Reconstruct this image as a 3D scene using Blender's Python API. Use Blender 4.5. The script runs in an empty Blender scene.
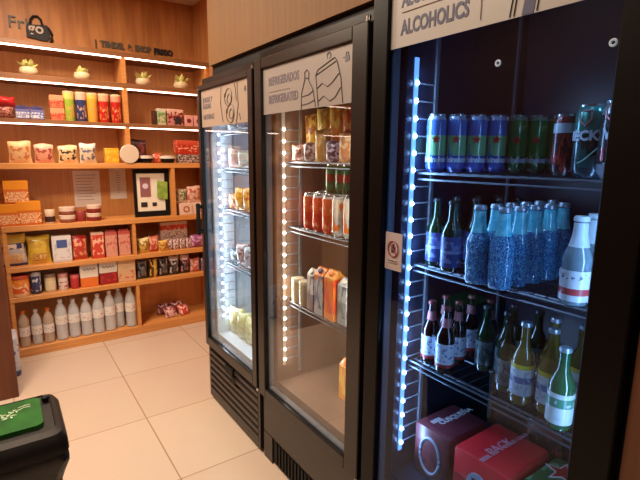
import bpy, bmesh, math, random
from mathutils import Vector, Matrix
random.seed(7)
PI = math.pi
D = bpy.data
COL = bpy.context.scene.collection
WL = {}            # world location of each object made here (all parents are unrotated unless they are simple items)

# ------------------------------------------------------------------ materials
def srgb(r, g, b):
    f = lambda c: (c/255/12.92) if c/255 <= .04045 else ((c/255+.055)/1.055)**2.4
    return (f(r), f(g), f(b), 1)

MC = {}
def mat(name, col, rough=.5, metal=0, emis=None, es=0, coat=0, alpha=1, trans=0, spec=.5):
    if name in MC: return MC[name]
    m = D.materials.new(name); m.use_nodes = True
    b = m.node_tree.nodes['Principled BSDF']
    c = srgb(*col)
    b.inputs['Base Color'].default_value = c
    b.inputs['Roughness'].default_value = rough
    b.inputs['Metallic'].default_value = metal
    b.inputs['Coat Weight'].default_value = coat
    b.inputs['Coat Roughness'].default_value = .08
    b.inputs['Alpha'].default_value = alpha
    b.inputs['Transmission Weight'].default_value = trans
    b.inputs['Specular IOR Level'].default_value = spec
    if emis:
        b.inputs['Emission Color'].default_value = srgb(*emis)
        b.inputs['Emission Strength'].default_value = es
    MC[name] = m
    return m

def noisy(name, c1, c2, scale=(8, 8, 8), rough=.5, metal=0, bump=0, detail=4, lo=.35, hi=.65, coat=0, coord='Object', spec=.5, nscale=1):
    if name in MC: return MC[name]
    m = D.materials.new(name); m.use_nodes = True
    nt = m.node_tree; N = nt.nodes; L = nt.links
    b = N['Principled BSDF']
    tc = N.new('ShaderNodeTexCoord'); mp = N.new('ShaderNodeMapping'); no = N.new('ShaderNodeTexNoise'); cr = N.new('ShaderNodeValToRGB')
    mp.inputs['Scale'].default_value = scale
    no.inputs['Scale'].default_value = nscale; no.inputs['Detail'].default_value = detail
    cr.color_ramp.elements[0].position = lo; cr.color_ramp.elements[1].position = hi
    cr.color_ramp.elements[0].color = srgb(*c1); cr.color_ramp.elements[1].color = srgb(*c2)
    L.new(tc.outputs[coord], mp.inputs[0]); L.new(mp.outputs[0], no.inputs['Vector']); L.new(no.outputs['Fac'], cr.inputs[0])
    L.new(cr.outputs[0], b.inputs['Base Color'])
    b.inputs['Roughness'].default_value = rough; b.inputs['Metallic'].default_value = metal
    b.inputs['Coat Weight'].default_value = coat; b.inputs['Specular IOR Level'].default_value = spec
    if bump:
        bp = N.new('ShaderNodeBump'); bp.inputs['Strength'].default_value = bump; bp.inputs['Distance'].default_value = .01
        L.new(no.outputs['Fac'], bp.inputs['Height']); L.new(bp.outputs[0], b.inputs['Normal'])
    MC[name] = m
    return m

def printed(name, bands, blot=None, bscale=6, thr=.5, rough=.4, coat=.25, metal=0, lo=.15, hi=.85, bz=(0, 1), stripe=None, alpha=1):
    """packaging print: colour bands up the pack, with blotches of a second colour between heights lo and hi"""
    if name in MC: return MC[name]
    m = D.materials.new(name); m.use_nodes = True
    nt = m.node_tree; N = nt.nodes; L = nt.links
    b = N['Principled BSDF']
    tc = N.new('ShaderNodeTexCoord'); sp = N.new('ShaderNodeSeparateXYZ'); cr = N.new('ShaderNodeValToRGB')
    cr.color_ramp.interpolation = 'CONSTANT'
    els = cr.color_ramp.elements
    els[0].position = 0; els[0].color = srgb(*bands[0][1])
    if len(bands) == 1: els.remove(els[1])
    else:
        els[1].position = bands[1][0]; els[1].color = srgb(*bands[1][1])
        for p, c in bands[2:]:
            e = els.new(p); e.color = srgb(*c)
    L.new(tc.outputs['Generated'], sp.inputs[0]); L.new(sp.outputs['Z'], cr.inputs[0])
    col = cr.outputs[0]
    if blot:
        no = N.new('ShaderNodeTexNoise'); no.inputs['Scale'].default_value = bscale; no.inputs['Detail'].default_value = 2.5
        L.new(tc.outputs['Generated'], no.inputs['Vector'])
        mr = N.new('ShaderNodeMapRange'); mr.inputs['From Min'].default_value = thr; mr.inputs['From Max'].default_value = thr+.03
        L.new(no.outputs['Fac'], mr.inputs['Value'])
        g1 = N.new('ShaderNodeMath'); g1.operation = 'GREATER_THAN'; g1.inputs[1].default_value = lo
        g2 = N.new('ShaderNodeMath'); g2.operation = 'LESS_THAN'; g2.inputs[1].default_value = hi
        mu = N.new('ShaderNodeMath'); mu.operation = 'MULTIPLY'; mv = N.new('ShaderNodeMath'); mv.operation = 'MULTIPLY'
        L.new(sp.outputs['Z'], g1.inputs[0]); L.new(sp.outputs['Z'], g2.inputs[0])
        L.new(g1.outputs[0], mu.inputs[0]); L.new(g2.outputs[0], mu.inputs[1]); L.new(mu.outputs[0], mv.inputs[0]); L.new(mr.outputs[0], mv.inputs[1])
        mx = N.new('ShaderNodeMixRGB'); mx.inputs[2].default_value = srgb(*blot)
        L.new(mv.outputs[0], mx.inputs[0]); L.new(col, mx.inputs[1]); col = mx.outputs[0]
    L.new(col, b.inputs['Base Color'])
    b.inputs['Roughness'].default_value = rough; b.inputs['Coat Weight'].default_value = coat; b.inputs['Metallic'].default_value = metal
    b.inputs['Alpha'].default_value = alpha
    MC[name] = m
    return m

def clear(name, tint, ior=1.45, body=None, amount=.0, rough=.03, refl=1.0):
    """see-through glass or plastic: transparent mixed with mirror by fresnel, and a share of a diffuse-ish body"""
    if name in MC: return MC[name]
    m = D.materials.new(name); m.use_nodes = True
    nt = m.node_tree; N = nt.nodes; L = nt.links
    N.remove(N['Principled BSDF'])
    out = N['Material Output']
    tr = N.new('ShaderNodeBsdfTransparent'); tr.inputs[0].default_value = srgb(*tint)
    gl = N.new('ShaderNodeBsdfGlossy'); gl.inputs['Roughness'].default_value = rough; gl.inputs['Color'].default_value = (1, 1, 1, 1)
    fr = N.new('ShaderNodeFresnel')
    # same reflectance from both sides of the thin sheet
    ge = N.new('ShaderNodeNewGeometry'); mi = N.new('ShaderNodeMapRange')
    mi.inputs['To Min'].default_value = ior; mi.inputs['To Max'].default_value = 1/ior
    L.new(ge.outputs['Backfacing'], mi.inputs['Value']); L.new(mi.outputs[0], fr.inputs[0])
    base = tr.outputs[0]
    if body:
        df = N.new('ShaderNodeBsdfPrincipled'); df.inputs['Base Color'].default_value = srgb(*body); df.inputs['Roughness'].default_value = .25
        mb = N.new('ShaderNodeMixShader'); mb.inputs[0].default_value = amount
        L.new(tr.outputs[0], mb.inputs[1]); L.new(df.outputs[0], mb.inputs[2]); base = mb.outputs[0]
    mx = N.new('ShaderNodeMixShader')
    mu = N.new('ShaderNodeMath'); mu.operation = 'MULTIPLY'; mu.inputs[1].default_value = refl; mu.use_clamp = True
    L.new(fr.outputs[0], mu.inputs[0]); L.new(mu.outputs[0], mx.inputs[0]); L.new(base, mx.inputs[1]); L.new(gl.outputs[0], mx.inputs[2])
    L.new(mx.outputs[0], out.inputs[0])
    MC[name] = m
    return m

def wood(name, c1, c2, grain='z', rough=.45, fine=90):
    s = {'z': (fine, fine, 2.2), 'x': (2.2, fine, fine), 'y': (fine, 2.2, fine)}[grain]
    return noisy(name, c1, c2, s, rough=rough, bump=.05, detail=5, lo=.3, hi=.7)

def floor_mat():
    m = D.materials.new('floor_tile'); m.use_nodes = True
    nt = m.node_tree; N = nt.nodes; L = nt.links
    b = N['Principled BSDF']
    tc = N.new('ShaderNodeTexCoord'); mp = N.new('ShaderNodeMapping'); br = N.new('ShaderNodeTexBrick'); no = N.new('ShaderNodeTexNoise')
    mp.inputs['Location'].default_value = (-.556, -.098, 0)
    br.offset = 0; br.squash = 1
    br.inputs['Scale'].default_value = 1; br.inputs['Brick Width'].default_value = .61; br.inputs['Row Height'].default_value = .60
    br.inputs['Mortar Size'].default_value = .0035; br.inputs['Mortar Smooth'].default_value = .3; br.inputs['Bias'].default_value = 0
    br.inputs['Color1'].default_value = srgb(205, 184, 166); br.inputs['Color2'].default_value = srgb(199, 177, 159); br.inputs['Mortar'].default_value = srgb(158, 124, 98)
    no.inputs['Scale'].default_value = 3; no.inputs['Detail'].default_value = 4
    mx = N.new('ShaderNodeMixRGB'); mx.blend_type = 'MULTIPLY'; mx.inputs[0].default_value = .10
    L.new(tc.outputs['Object'], mp.inputs[0]); L.new(mp.outputs[0], br.inputs['Vector'])
    L.new(tc.outputs['Object'], no.inputs['Vector'])
    L.new(br.outputs['Color'], mx.inputs[1]); L.new(no.outputs['Color'], mx.inputs[2]); L.new(mx.outputs[0], b.inputs['Base Color'])
    b.inputs['Roughness'].default_value = .32
    return m

# ------------------------------------------------------------------ mesh helpers
def box(bm, x0, x1, y0, y1, z0, z1, bev=0, seg=2):
    r = bmesh.ops.create_cube(bm, size=1)
    vs = r['verts']
    for v in vs:
        v.co = Vector((x0+(v.co.x+.5)*(x1-x0), y0+(v.co.y+.5)*(y1-y0), z0+(v.co.z+.5)*(z1-z0)))
    if bev:
        es = list({e for v in vs for e in v.link_edges})
        bmesh.ops.bevel(bm, geom=es, offset=bev, segments=seg, affect='EDGES', profile=.5)
    return vs

def lathe(bm, prof, seg=20, cx=0, cy=0):
    rings = []
    for r, z in prof:
        if r < 1e-5: rings.append([bm.verts.new((cx, cy, z))])
        else: rings.append([bm.verts.new((cx+r*math.cos(2*PI*i/seg), cy+r*math.sin(2*PI*i/seg), z)) for i in range(seg)])
    for a, b in zip(rings, rings[1:]):
        for i in range(seg):
            j = (i+1) % seg
            if len(a) == 1 and len(b) == 1: continue
            if len(a) == 1: bm.faces.new((a[0], b[j], b[i]))
            elif len(b) == 1: bm.faces.new((a[i], a[j], b[0]))
            else: bm.faces.new((a[i], a[j], b[j], b[i]))

def tube(bm, pts, r, seg=6, closed=False):
    pts = [Vector(p) for p in pts]
    n = len(pts); rings = []
    for i, p in enumerate(pts):
        if closed: t = (pts[(i+1) % n]-pts[i-1])
        else: t = pts[min(i+1, n-1)]-pts[max(i-1, 0)]
        t.normalize()
        a = t.cross(Vector((0, 0, 1)))
        if a.length < .05: a = t.cross(Vector((1, 0, 0)))
        a.normalize(); b = t.cross(a)
        rings.append([bm.verts.new(p+a*r*math.cos(2*PI*k/seg)+b*r*math.sin(2*PI*k/seg)) for k in range(seg)])
    prs = list(zip(rings, rings[1:]))
    if closed: prs.append((rings[-1], rings[0]))
    for A, B in prs:
        for k in range(seg):
            bm.faces.new((A[k], A[(k+1) % seg], B[(k+1) % seg], B[k]))
    if not closed:
        bm.faces.new(rings[0][::-1]); bm.faces.new(rings[-1])

def prism(bm, poly, axis, a0, a1):
    """poly of (u,v); axis 'x': (a,u,v); 'y': (u,a,v); 'z': (u,v,a)"""
    f = {'x': lambda a, u, v: (a, u, v), 'y': lambda a, u, v: (u, a, v), 'z': lambda a, u, v: (u, v, a)}[axis]
    A = [bm.verts.new(f(a0, u, v)) for u, v in poly]; B = [bm.verts.new(f(a1, u, v)) for u, v in poly]
    bm.faces.new(A); bm.faces.new(B[::-1])
    n = len(poly)
    for i in range(n):
        bm.faces.new((A[i], B[i], B[(i+1) % n], A[(i+1) % n]))

def pillow(bm, w, h, d, u0=-1, u1=1, v0=0, v1=1, off=0, nu=10, nv=12, back=True, seed=1, crimp=.07):
    """a filled bag standing on its bottom seal: local x across, z up, front faces -y"""
    rn = random.Random(seed); ph = [rn.uniform(0, 6.28) for _ in range(4)]
    def P(u, v, s):
        t = max(0, min(1, (v-crimp*.5)/(1-crimp*1.4)))
        prof = (math.sin(PI*min(1, max(0, .06+.94*(1-t)**.8)))**.55) if 0 < t < 1 else 0
        e = max(0, 1-abs(u)**2.6)**.6
        th = d/2*prof*e*(1+.10*math.sin(5*u+ph[0])*math.sin(7*v+ph[1]))
        pinch = 1-.07*math.sin(PI*v)-.012*math.sin(9*v+ph[2])
        return (u*w/2*pinch, -s*(th+.0012+off), v*h+.004*math.sin(3*u+ph[3])*v)
    def side(s):
        g = [[bm.verts.new(P(u0+(u1-u0)*i/nu, v0+(v1-v0)*j/nv, s)) for i in range(nu+1)] for j in range(nv+1)]
        for j in range(nv):
            for i in range(nu):
                q = (g[j][i], g[j][i+1], g[j+1][i+1], g[j+1][i])
                bm.faces.new(q if s > 0 else q[::-1])
        return g
    a = side(1)
    if back:
        b = side(-1)
        for j in range(nv):
            bm.faces.new((a[j][0], a[j+1][0], b[j+1][0], b[j][0]))
            bm.faces.new((a[j][nu], b[j][nu], b[j+1][nu], a[j+1][nu]))
        for i in range(nu):
            bm.faces.new((a[nv][i], a[nv][i+1], b[nv][i+1], b[nv][i])); bm.faces.new((a[0][i], b[0][i], b[0][i+1], a[0][i+1]))

MESH = {}
def mesh(key, fn, m, smooth=True):
    k = (key, m.name)
    if k in MESH: return MESH[k]
    bm = bmesh.new(); fn(bm)
    bmesh.ops.recalc_face_normals(bm, faces=bm.faces[:])
    me = D.meshes.new(str(key)[:40]); bm.to_mesh(me); bm.free()
    me.materials.append(m)
    if smooth:
        for p in me.polygons: p.use_smooth = True
        me.set_sharp_from_angle(angle=math.radians(38))
    MESH[k] = me
    return me

def setp(o, label=None, cat=None, group=None, kind=None):
    if label: o['label'] = label
    if cat: o['category'] = cat
    if group: o['group'] = group
    if kind: o['kind'] = kind
    return o

def empty(name, loc=(0, 0, 0), rz=0, label=None, cat=None, group=None):
    o = D.objects.new(name, None); COL.objects.link(o); o.location = loc; o.rotation_euler = (0, 0, rz); o.empty_display_size = .05
    WL[o.name] = Vector(loc)
    return setp(o, label, cat, group)

def put(name, me, parent=None, loc=(0, 0, 0), rot=(0, 0, 0)):
    """local placement"""
    o = D.objects.new(name, me); COL.objects.link(o); o.location = loc; o.rotation_euler = rot; o.parent = parent
    WL[o.name] = (WL[parent.name] if parent else Vector((0, 0, 0)))+Vector(loc)
    return o

def W(name, fn, m, parent=None, smooth=False, origin=None):
    """mesh authored in world coordinates; origin moves to the parent's or to its own centre"""
    bm = bmesh.new(); fn(bm)
    bmesh.ops.recalc_face_normals(bm, faces=bm.faces[:])
    if parent: off = WL[parent.name]
    elif origin: off = Vector(origin)
    else:
        xs = [v.co for v in bm.verts]
        off = Vector([(min(v[i] for v in xs)+max(v[i] for v in xs))/2 for i in range(3)])
        off.z = min(v.z for v in xs)
    bmesh.ops.translate(bm, verts=bm.verts[:], vec=-off)
    me = D.meshes.new(name); bm.to_mesh(me); bm.free(); me.materials.append(m)
    if smooth:
        for p in me.polygons: p.use_smooth = True
        me.set_sharp_from_angle(angle=math.radians(38))
    o = D.objects.new(name, me); COL.objects.link(o)
    if parent: o.parent = parent; WL[o.name] = WL[parent.name].copy()
    else: o.location = off; WL[o.name] = off
    return o

def struct(name, fn, m):
    return setp(W(name, fn, m), kind='structure')

def curve_to_mesh(name, c, m, parent=None, bend=None):
    t = D.objects.new('tmp_text', c); COL.objects.link(t)
    bpy.context.view_layer.update()
    me = D.meshes.new_from_object(t.evaluated_get(bpy.context.evaluated_depsgraph_get()))
    D.objects.remove(t); D.curves.remove(c)
    me.name = name
    if not me.materials: me.materials.append(m)
    if bend:                 # wrap the flat text (x across, y up) round a cylinder of radius bend[0], base height bend[1], facing -y
        R0, z0 = bend
        for v in me.vertices:
            a = v.co.x/R0; r = R0+v.co.z
            v.co = (r*math.sin(a), -r*math.cos(a), z0+v.co.y)
    o = D.objects.new(name, me); COL.objects.link(o); o.parent = parent
    return o

def font(body, size, ext=.0006, bold=0, align='CENTER', sp=1.0):
    c = D.curves.new('lettering', 'FONT'); c.body = body; c.size = size; c.extrude = ext; c.offset = bold; c.align_x = align; c.resolution_u = 2; c.space_character = sp
    return c

def text(name, body, size, m, parent, wloc, facing='-x', ext=.0006, xs=1.0, spacing=1.0, bold=0, align='LEFT'):
    c = D.curves.new(name, 'FONT'); c.body = body; c.size = size; c.extrude = ext; c.space_character = spacing; c.offset = bold; c.align_x = align
    c.resolution_u = 3
    c.materials.append(m)
    o = curve_to_mesh(name, c, m, parent)
    o.location = Vector(wloc)-WL[parent.name]
    o.rotation_euler = (PI/2, 0, -PI/2) if facing == '-x' else (PI/2, 0, 0)
    o.scale = (xs, 1, 1)
    return o

# ------------------------------------------------------------------ common materials
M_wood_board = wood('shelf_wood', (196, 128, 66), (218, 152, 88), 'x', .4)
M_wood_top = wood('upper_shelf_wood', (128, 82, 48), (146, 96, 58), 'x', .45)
M_wood_back = wood('shelf_back_wood', (212, 144, 78), (228, 164, 96), 'z', .5, 60)
M_wall_wood = wood('wall_wood', (172, 106, 56), (208, 142, 82), 'z', .5, 18)
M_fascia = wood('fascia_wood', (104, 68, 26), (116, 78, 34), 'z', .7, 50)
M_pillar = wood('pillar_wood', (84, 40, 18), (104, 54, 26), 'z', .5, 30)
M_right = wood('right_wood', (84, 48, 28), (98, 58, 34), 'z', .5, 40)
M_black = mat('black_metal', (8, 7, 7), .28, spec=.3)
M_nearframe = noisy('near_frame', (6, 5, 5), (8, 6, 6), (4, 4, 4), rough=.35, spec=.15)
M_blackframe = noisy('black_frame', (14, 11, 10), (19, 15, 13), (4, 4, 4), rough=.3, spec=.5)
M_blackmatte = mat('black_matte', (11, 10, 10), .6, spec=.25)
M_grille = noisy('grille_plastic', (34, 27, 24), (42, 34, 30), (6, 6, 6), rough=.35)
M_chrome = mat('chrome', (210, 210, 210), .18, 1)
M_wire = mat('wire_grey', (84, 90, 98), .35, .8)
M_streak = mat('streak_white', (120, 126, 136), .3)  # pale colour for the added bars that imitate bulb streaks
M_rail = mat('rail_grey', (150, 158, 170), .3, .6)
M_gasket = mat('gasket_grey', (92, 100, 112), .4)
M_glass = clear('door_glass', (236, 240, 242), 1.5, rough=.0, refl=.95)
M_glass_near = clear('near_door_glass', (205, 222, 244), 1.5, rough=.0, refl=.42)
M_silver = mat('can_silver', (190, 194, 200), .25, .9)
M_white = mat('white_plastic', (232, 226, 216), .4)
M_navy = mat('navy_ink', (30, 28, 72), .5)
M_ink = mat('grey_ink', (84, 80, 92), .5)
M_ink2 = mat('soft_ink', (98, 90, 100), .5)
M_dkink = mat('dark_ink', (42, 38, 40), .5)
M_stick = noisy('sticker_white', (222, 206, 190), (230, 214, 198), (5, 5, 5), rough=.5)

# ------------------------------------------------------------------ the room
CE = 2.73
struct('floor', lambda b: box(b, -1.4, 1.7, -2.5, 4.25, -.05, 0), floor_mat())
D.objects['floor'].data.transform(Matrix.Translation(D.objects['floor'].location)); D.objects['floor'].location = (0, 0, 0); WL['floor'] = Vector((0, 0, 0))
struct('ceiling', lambda b: box(b, -1.4, 1.7, -2.5, 4.25, CE, CE+.05), noisy('ceiling_paint', (222, 196, 168), (228, 202, 176), (2, 2, 2), rough=.8))
struct('wall_back', lambda b: box(b, -1.4, 1.7, 4.13, 4.25, 0, CE), M_wall_wood)
struct('wall_right', lambda b: box(b, 1.64, 1.7, -2.5, 4.13, 0, CE), M_wall_wood)
struct('wall_right_end', lambda b: box(b, 1.515, 1.64, 2.56, 4.13, 0, CE), M_wall_wood)
struct('wall_left', lambda b: box(b, -1.4, -1.34, -2.5, 4.13, 0, CE), M_pillar)
struct('wall_left_pillar', lambda b: box(b, -.34, -.027, 3.17, 3.36, 0, CE), M_pillar)
struct('wall_front', lambda b: box(b, -1.34, 1.64, -2.5, -2.44, 0, CE), M_right)
struct('wall_above_fridges', lambda b: box(b, 1.0, 1.64, 1.088, 2.51, 1.945, CE), M_fascia)
struct('wall_above_alcohol_fridge', lambda b: box(b, 1.0, 1.64, .36, 1.088, 2.14, CE), M_fascia)
struct('wall_right_front', lambda b: box(b, .948, 1.64, -2.44, .320, 0, CE), M_right)
def trim(b):
    box(b, 1.02, 1.05, 1.09, 2.51, 1.88, 1.945)
struct('trim_1', trim, M_blackmatte)

# ------------------------------------------------------------------ wooden shelving on the back wall
SH = empty('wall_shelving', (.74, 3.96, 0), label='brown wooden wall shelving full of snacks with glowing white strips under its upper boards', cat='shelving')
BT = [2.215, 1.995, 1.70, 1.40, .965, .67, .452, .065]     # board tops
TH = [.035, .035, .03, .04, .04, .035, .035, .065]
X0, X1, YF, YB = -.022, 1.512, 3.80, 4.11
for i, (t, h) in enumerate(zip(BT, TH)):
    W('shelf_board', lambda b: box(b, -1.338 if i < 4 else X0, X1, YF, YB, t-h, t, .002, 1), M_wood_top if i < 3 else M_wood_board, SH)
W('back_panel', lambda b: box(b, -1.338, X1, YB, 4.129, 0.0, 2.215), M_wood_back, SH)
def upright(x, z0, z1, w=.026, yf=YF+.004):
    W('upright', lambda b: box(b, x-w/2, x+w/2, yf, YB, z0, z1), M_wood_board, SH)
for k in (0, 1, 2): upright(.845, BT[k+1], BT[k]-TH[k], .03)
for k in (4, 6): upright(.845, BT[k+1], BT[k]-TH[k], .024)
upright(1.175, BT[4], BT[3]-TH[3], .03)
for k in range(4, 7): upright(X0+.013, BT[k+1], BT[k]-TH[k], .026)
upright(X1-.013, .065, 2.18, .026)
M_led = mat('led_diffuser', (255, 240, 220), .4, emis=(255, 214, 194), es=9)
for k, z in ((0, 2.172), (1, 1.948), (2, 1.665)):
    for xa, xb in ((-1.33, .83), (.86, X1-.03)):
        o = W('led_strip', lambda b: box(b, xa, xb, YF+.001, YF+.016, z-.001, z+.0065 if k else z+.0075), M_led, SH)
        o['label'] = 'glowing white light strip'

# lettering on the wall above the shelving
SG = empty('wall_sign', (.28, 4.118, 2.36), label='dark wall lettering with a black shopping basket emblem above the shelving', cat='sign')
text('lettering', 'Fri', .112, mat('sign_ink', (96, 86, 74), .5), SG, (.152, 4.122, 2.352), '-y', .004, xs=1.08, bold=.001)
def basket(b):
    prism(b, [(.262, 2.300), (.385, 2.282), (.412, 2.315), (.400, 2.395), (.300, 2.388), (.280, 2.400), (.264, 2.368)], 'y', 4.112, 4.124)
def bhandle(b):
    tube(b, [(.290, 4.116, 2.39), (.298, 4.116, 2.425), (.315, 4.116, 2.445), (.342, 4.116, 2.448), (.360, 4.116, 2.430), (.368, 4.116, 2.39)], .009)
def btail(b):
    tube(b, [(.402, 4.116, 2.38), (.422, 4.116, 2.34), (.422, 4.116, 2.300), (.405, 4.116, 2.270), (.378, 4.116, 2.258)], .011)
M_emb = mat('emblem_dark', (26, 20, 20), .6)
W('basket_emblem', basket, M_emb, SG); W('basket_handle', bhandle, M_emb, SG); W('basket_strap', btail, M_emb, SG)
text('lettering', 'go', .100, mat('cream_ink', (205, 180, 165), .5), SG, (.276, 4.110, 2.332), '-y', .002, bold=.002)
SG2 = empty('wall_tagline', (1.0, 4.118, 2.29), label='long thin line of small dark capitals on the wall beside the basket sign', cat='sign')
text('lettering', '|  TENDEL  &  SHOP  |', .062, mat('sign_ink', (96, 86, 74), .5), SG2, (.715, 4.122, 2.300), '-y', .003, xs=.78, bold=.0035)
text('lettering', 'FRIGO', .062, M_dkink, SG2, (1.165, 4.122, 2.296), '-y', .003, xs=.86, bold=.004)

# ------------------------------------------------------------------ small goods builders
def pouch(name, x, y, z, w, h, d, m, label, cat='bag', group=None, rz=0, tilt=0, win=None, wm=None, seed=1):
    key = ('pouch', round(w, 3), round(h, 3), round(d, 3), seed)
    o = put(name, mesh(key, lambda b: pillow(b, w, h, d, seed=seed), m), None, (x, y, z), (tilt, 0, rz))
    setp(o, label, cat, group)
    s = put('top_seal', mesh(key+('seal',), lambda b: pillow(b, w, h, d, v0=.945, v1=1, off=.0012, nv=2, seed=seed), m if not wm else wm), o)
    if win:
        u0, u1, v0, v1 = win
        put('printed_panel', mesh(key+('win', win), lambda b: pillow(b, w, h, d, u0, u1, v0, v1, off=.0016, back=False, seed=seed), wm), o)
    return o

def carton(name, x, y, z, w, h, d, m, label, cat='box', group=None, rz=0, panel=None, pm=None, lid=None):
    o = put(name, mesh(('carton', w, h, d), lambda b: box(b, -w/2, w/2, -d/2, d/2, 0, h, min(.003, w*.05), 1), m), None, (x, y, z), (0, 0, rz))
    setp(o, label, cat, group)
    if panel:
        u0, u1, v0, v1 = panel
        put('printed_panel', mesh(('cpanel', w, h, d, panel), lambda b: box(b, u0*w/2, u1*w/2, -d/2-.0012, -d/2+.0005, v0*h, v1*h), pm), o)
    if lid:
        put('flap', mesh(('clid', w, h, d), lambda b: box(b, -w/2-.001, w/2+.001, -d/2-.001, d/2+.001, h-.012, h+.001), lid), o)
    return o

def jar(name, x, y, z, r, h, bm_, lm, label, cat='jar', group=None, lidh=.22, band=None, sq=1.0):
    hb = h*(1-lidh)
    o = put(name, mesh(('jar', r, h, lidh), lambda b: lathe(b, [(0, 0), (r*.92, 0), (r, .006), (r, hb*.85), (r*.9, hb), (0, hb)], 18), bm_), None, (x, y, z))
    setp(o, label, cat, group)
    put('lid', mesh(('jarlid', r, h, lidh), lambda b: lathe(b, [(0, hb-.004), (r*1.0, hb-.004), (r*1.02, h-.003), (r*.96, h), (0, h)], 18), lm), o)
    if band: put('label_band', mesh(('jarband', r, h, lidh), lambda b: lathe(b, [(r*.99, hb*.18), (r*1.015, hb*.18), (r*1.015, hb*.75), (r*.99, hb*.75)], 18), band), o)
    return o

def tubecan(name, x, y, z, r, h, m, lm, label, cat='tube', group=None):
    o = put(name, mesh(('tubecan', r, h), lambda b: lathe(b, [(0, 0), (r*.96, 0), (r, .003), (r, h-.012), (0, h-.012)], 22), m), None, (x, y, z))
    setp(o, label, cat, group)
    put('lid', mesh(('tubelid', r, h), lambda b: lathe(b, [(r*.9, h-.014), (r*1.03, h-.014), (r*1.03, h-.002), (r*.97, h), (0, h)], 22), lm), o)
    return o

def drinkcan(name, x, y, z, r, h, m, label, group=None, rz=0, star=None):
    pr = [(0, .004), (r*.72, .0), (r*.80, .004), (r, .016), (r, h-.020), (r*.83, h-.006)]
    o = put(name, mesh(('can', r, h), lambda b: lathe(b, pr, 22), m), None, (x, y, z), (0, 0, rz))
    setp(o, label, 'can', group)
    put('can_lid', mesh(('canlid', r, h), lambda b: (lathe(b, [(r*.83, h-.0065), (r*.86, h-.001), (r*.82, h), (r*.78, h-.004), (0, h-.004)], 22), box(b, -.006, .006, -.012, .012, h-.004, h-.002)), M_silver), o)
    return o

def star_poly(cx, cz, R, r2=.42):
    return [(cx+(R if k % 2 == 0 else R*r2)*math.sin(PI*k/5), cz+(R if k % 2 == 0 else R*r2)*math.cos(PI*k/5)) for k in range(10)]

def bottle(name, x, y, z, h, r, gm, cm, label, group=None, lab=None, lm=None, neck=None, nm=None, kind='beer', rz=0, cat='bottle'):
    if kind == 'beer':
        P = [(0, 0), (r*.9, 0), (r, .008), (r, h*.50), (r*.97, h*.56), (r*.75, h*.64), (r*.48, h*.72), (r*.42, h*.80), (r*.40, h*.955), (r*.42, h*.965), (0, h*.965)]
        cp = [(r*.40, h*.945), (r*.49, h*.95), (r*.49, h*.975), (r*.42, h), (0, h)]
        lz = (.12, .46); nz = (.70, .84); nr = [(r*.54, h*.70), (r*.50, h*.72), (r*.445, h*.80), (r*.43, h*.84)]
    elif kind == 'flare':            # sloping shoulders, ribbed body
        P = [(0, 0), (r*.88, 0), (r*.98, .01), (r*.93, h*.12), (r, h*.25), (r*.95, h*.38), (r*1.02, h*.52), (r*.86, h*.60), (r*.60, h*.68), (r*.46, h*.80), (r*.42, h*.95), (r*.43, h*.965), (0, h*.965)]
        cp = [(r*.42, h*.94), (r*.52, h*.945), (r*.52, h*.975), (r*.45, h), (0, h)]
        lz = (.10, .46); nz = (.66, .93); nr = [(r*.68, h*.66), (r*.62, h*.68), (r*.485, h*.80), (r*.45, h*.93)]
    else:                            # water
        P = [(0, 0), (r*.85, 0), (r, .01), (r*.94, h*.08), (r, h*.16), (r*.94, h*.26), (r*.98, h*.34), (r*.96, h*.40), (r, h*.62), (r*.95, h*.72), (r*.66, h*.83), (r*.36, h*.90), (r*.32, h*.95), (0, h*.95)]
        cp = [(r*.36, h*.925), (r*.40, h*.925), (r*.40, h*.995), (r*.36, h), (0, h)]
        lz = (.40, .62); nz = (0, 0); nr = None
    o = put(name, mesh(('bottle', kind, r, h), lambda b: lathe(b, P, 20), gm), None, (x, y, z), (0, 0, rz))
    setp(o, label, cat, group)
    put('bottle_cap', mesh(('cap', kind, r, h), lambda b: lathe(b, cp, 16), cm), o)
    if lm:
        lo, hi = lab or lz
        put('bottle_label', mesh(('lab', kind, r, h, lo, hi), lambda b: lathe(b, [(r*1.0, h*lo), (r*1.03, h*lo), (r*1.03, h*hi), (r*1.0, h*hi)], 20), lm), o)
    if nm and nr:
        put('neck_label', mesh(('nlab', kind, r, h), lambda b: lathe(b, [(a*1.04, c) for a, c in nr], 16), nm), o)
    return o

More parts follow.
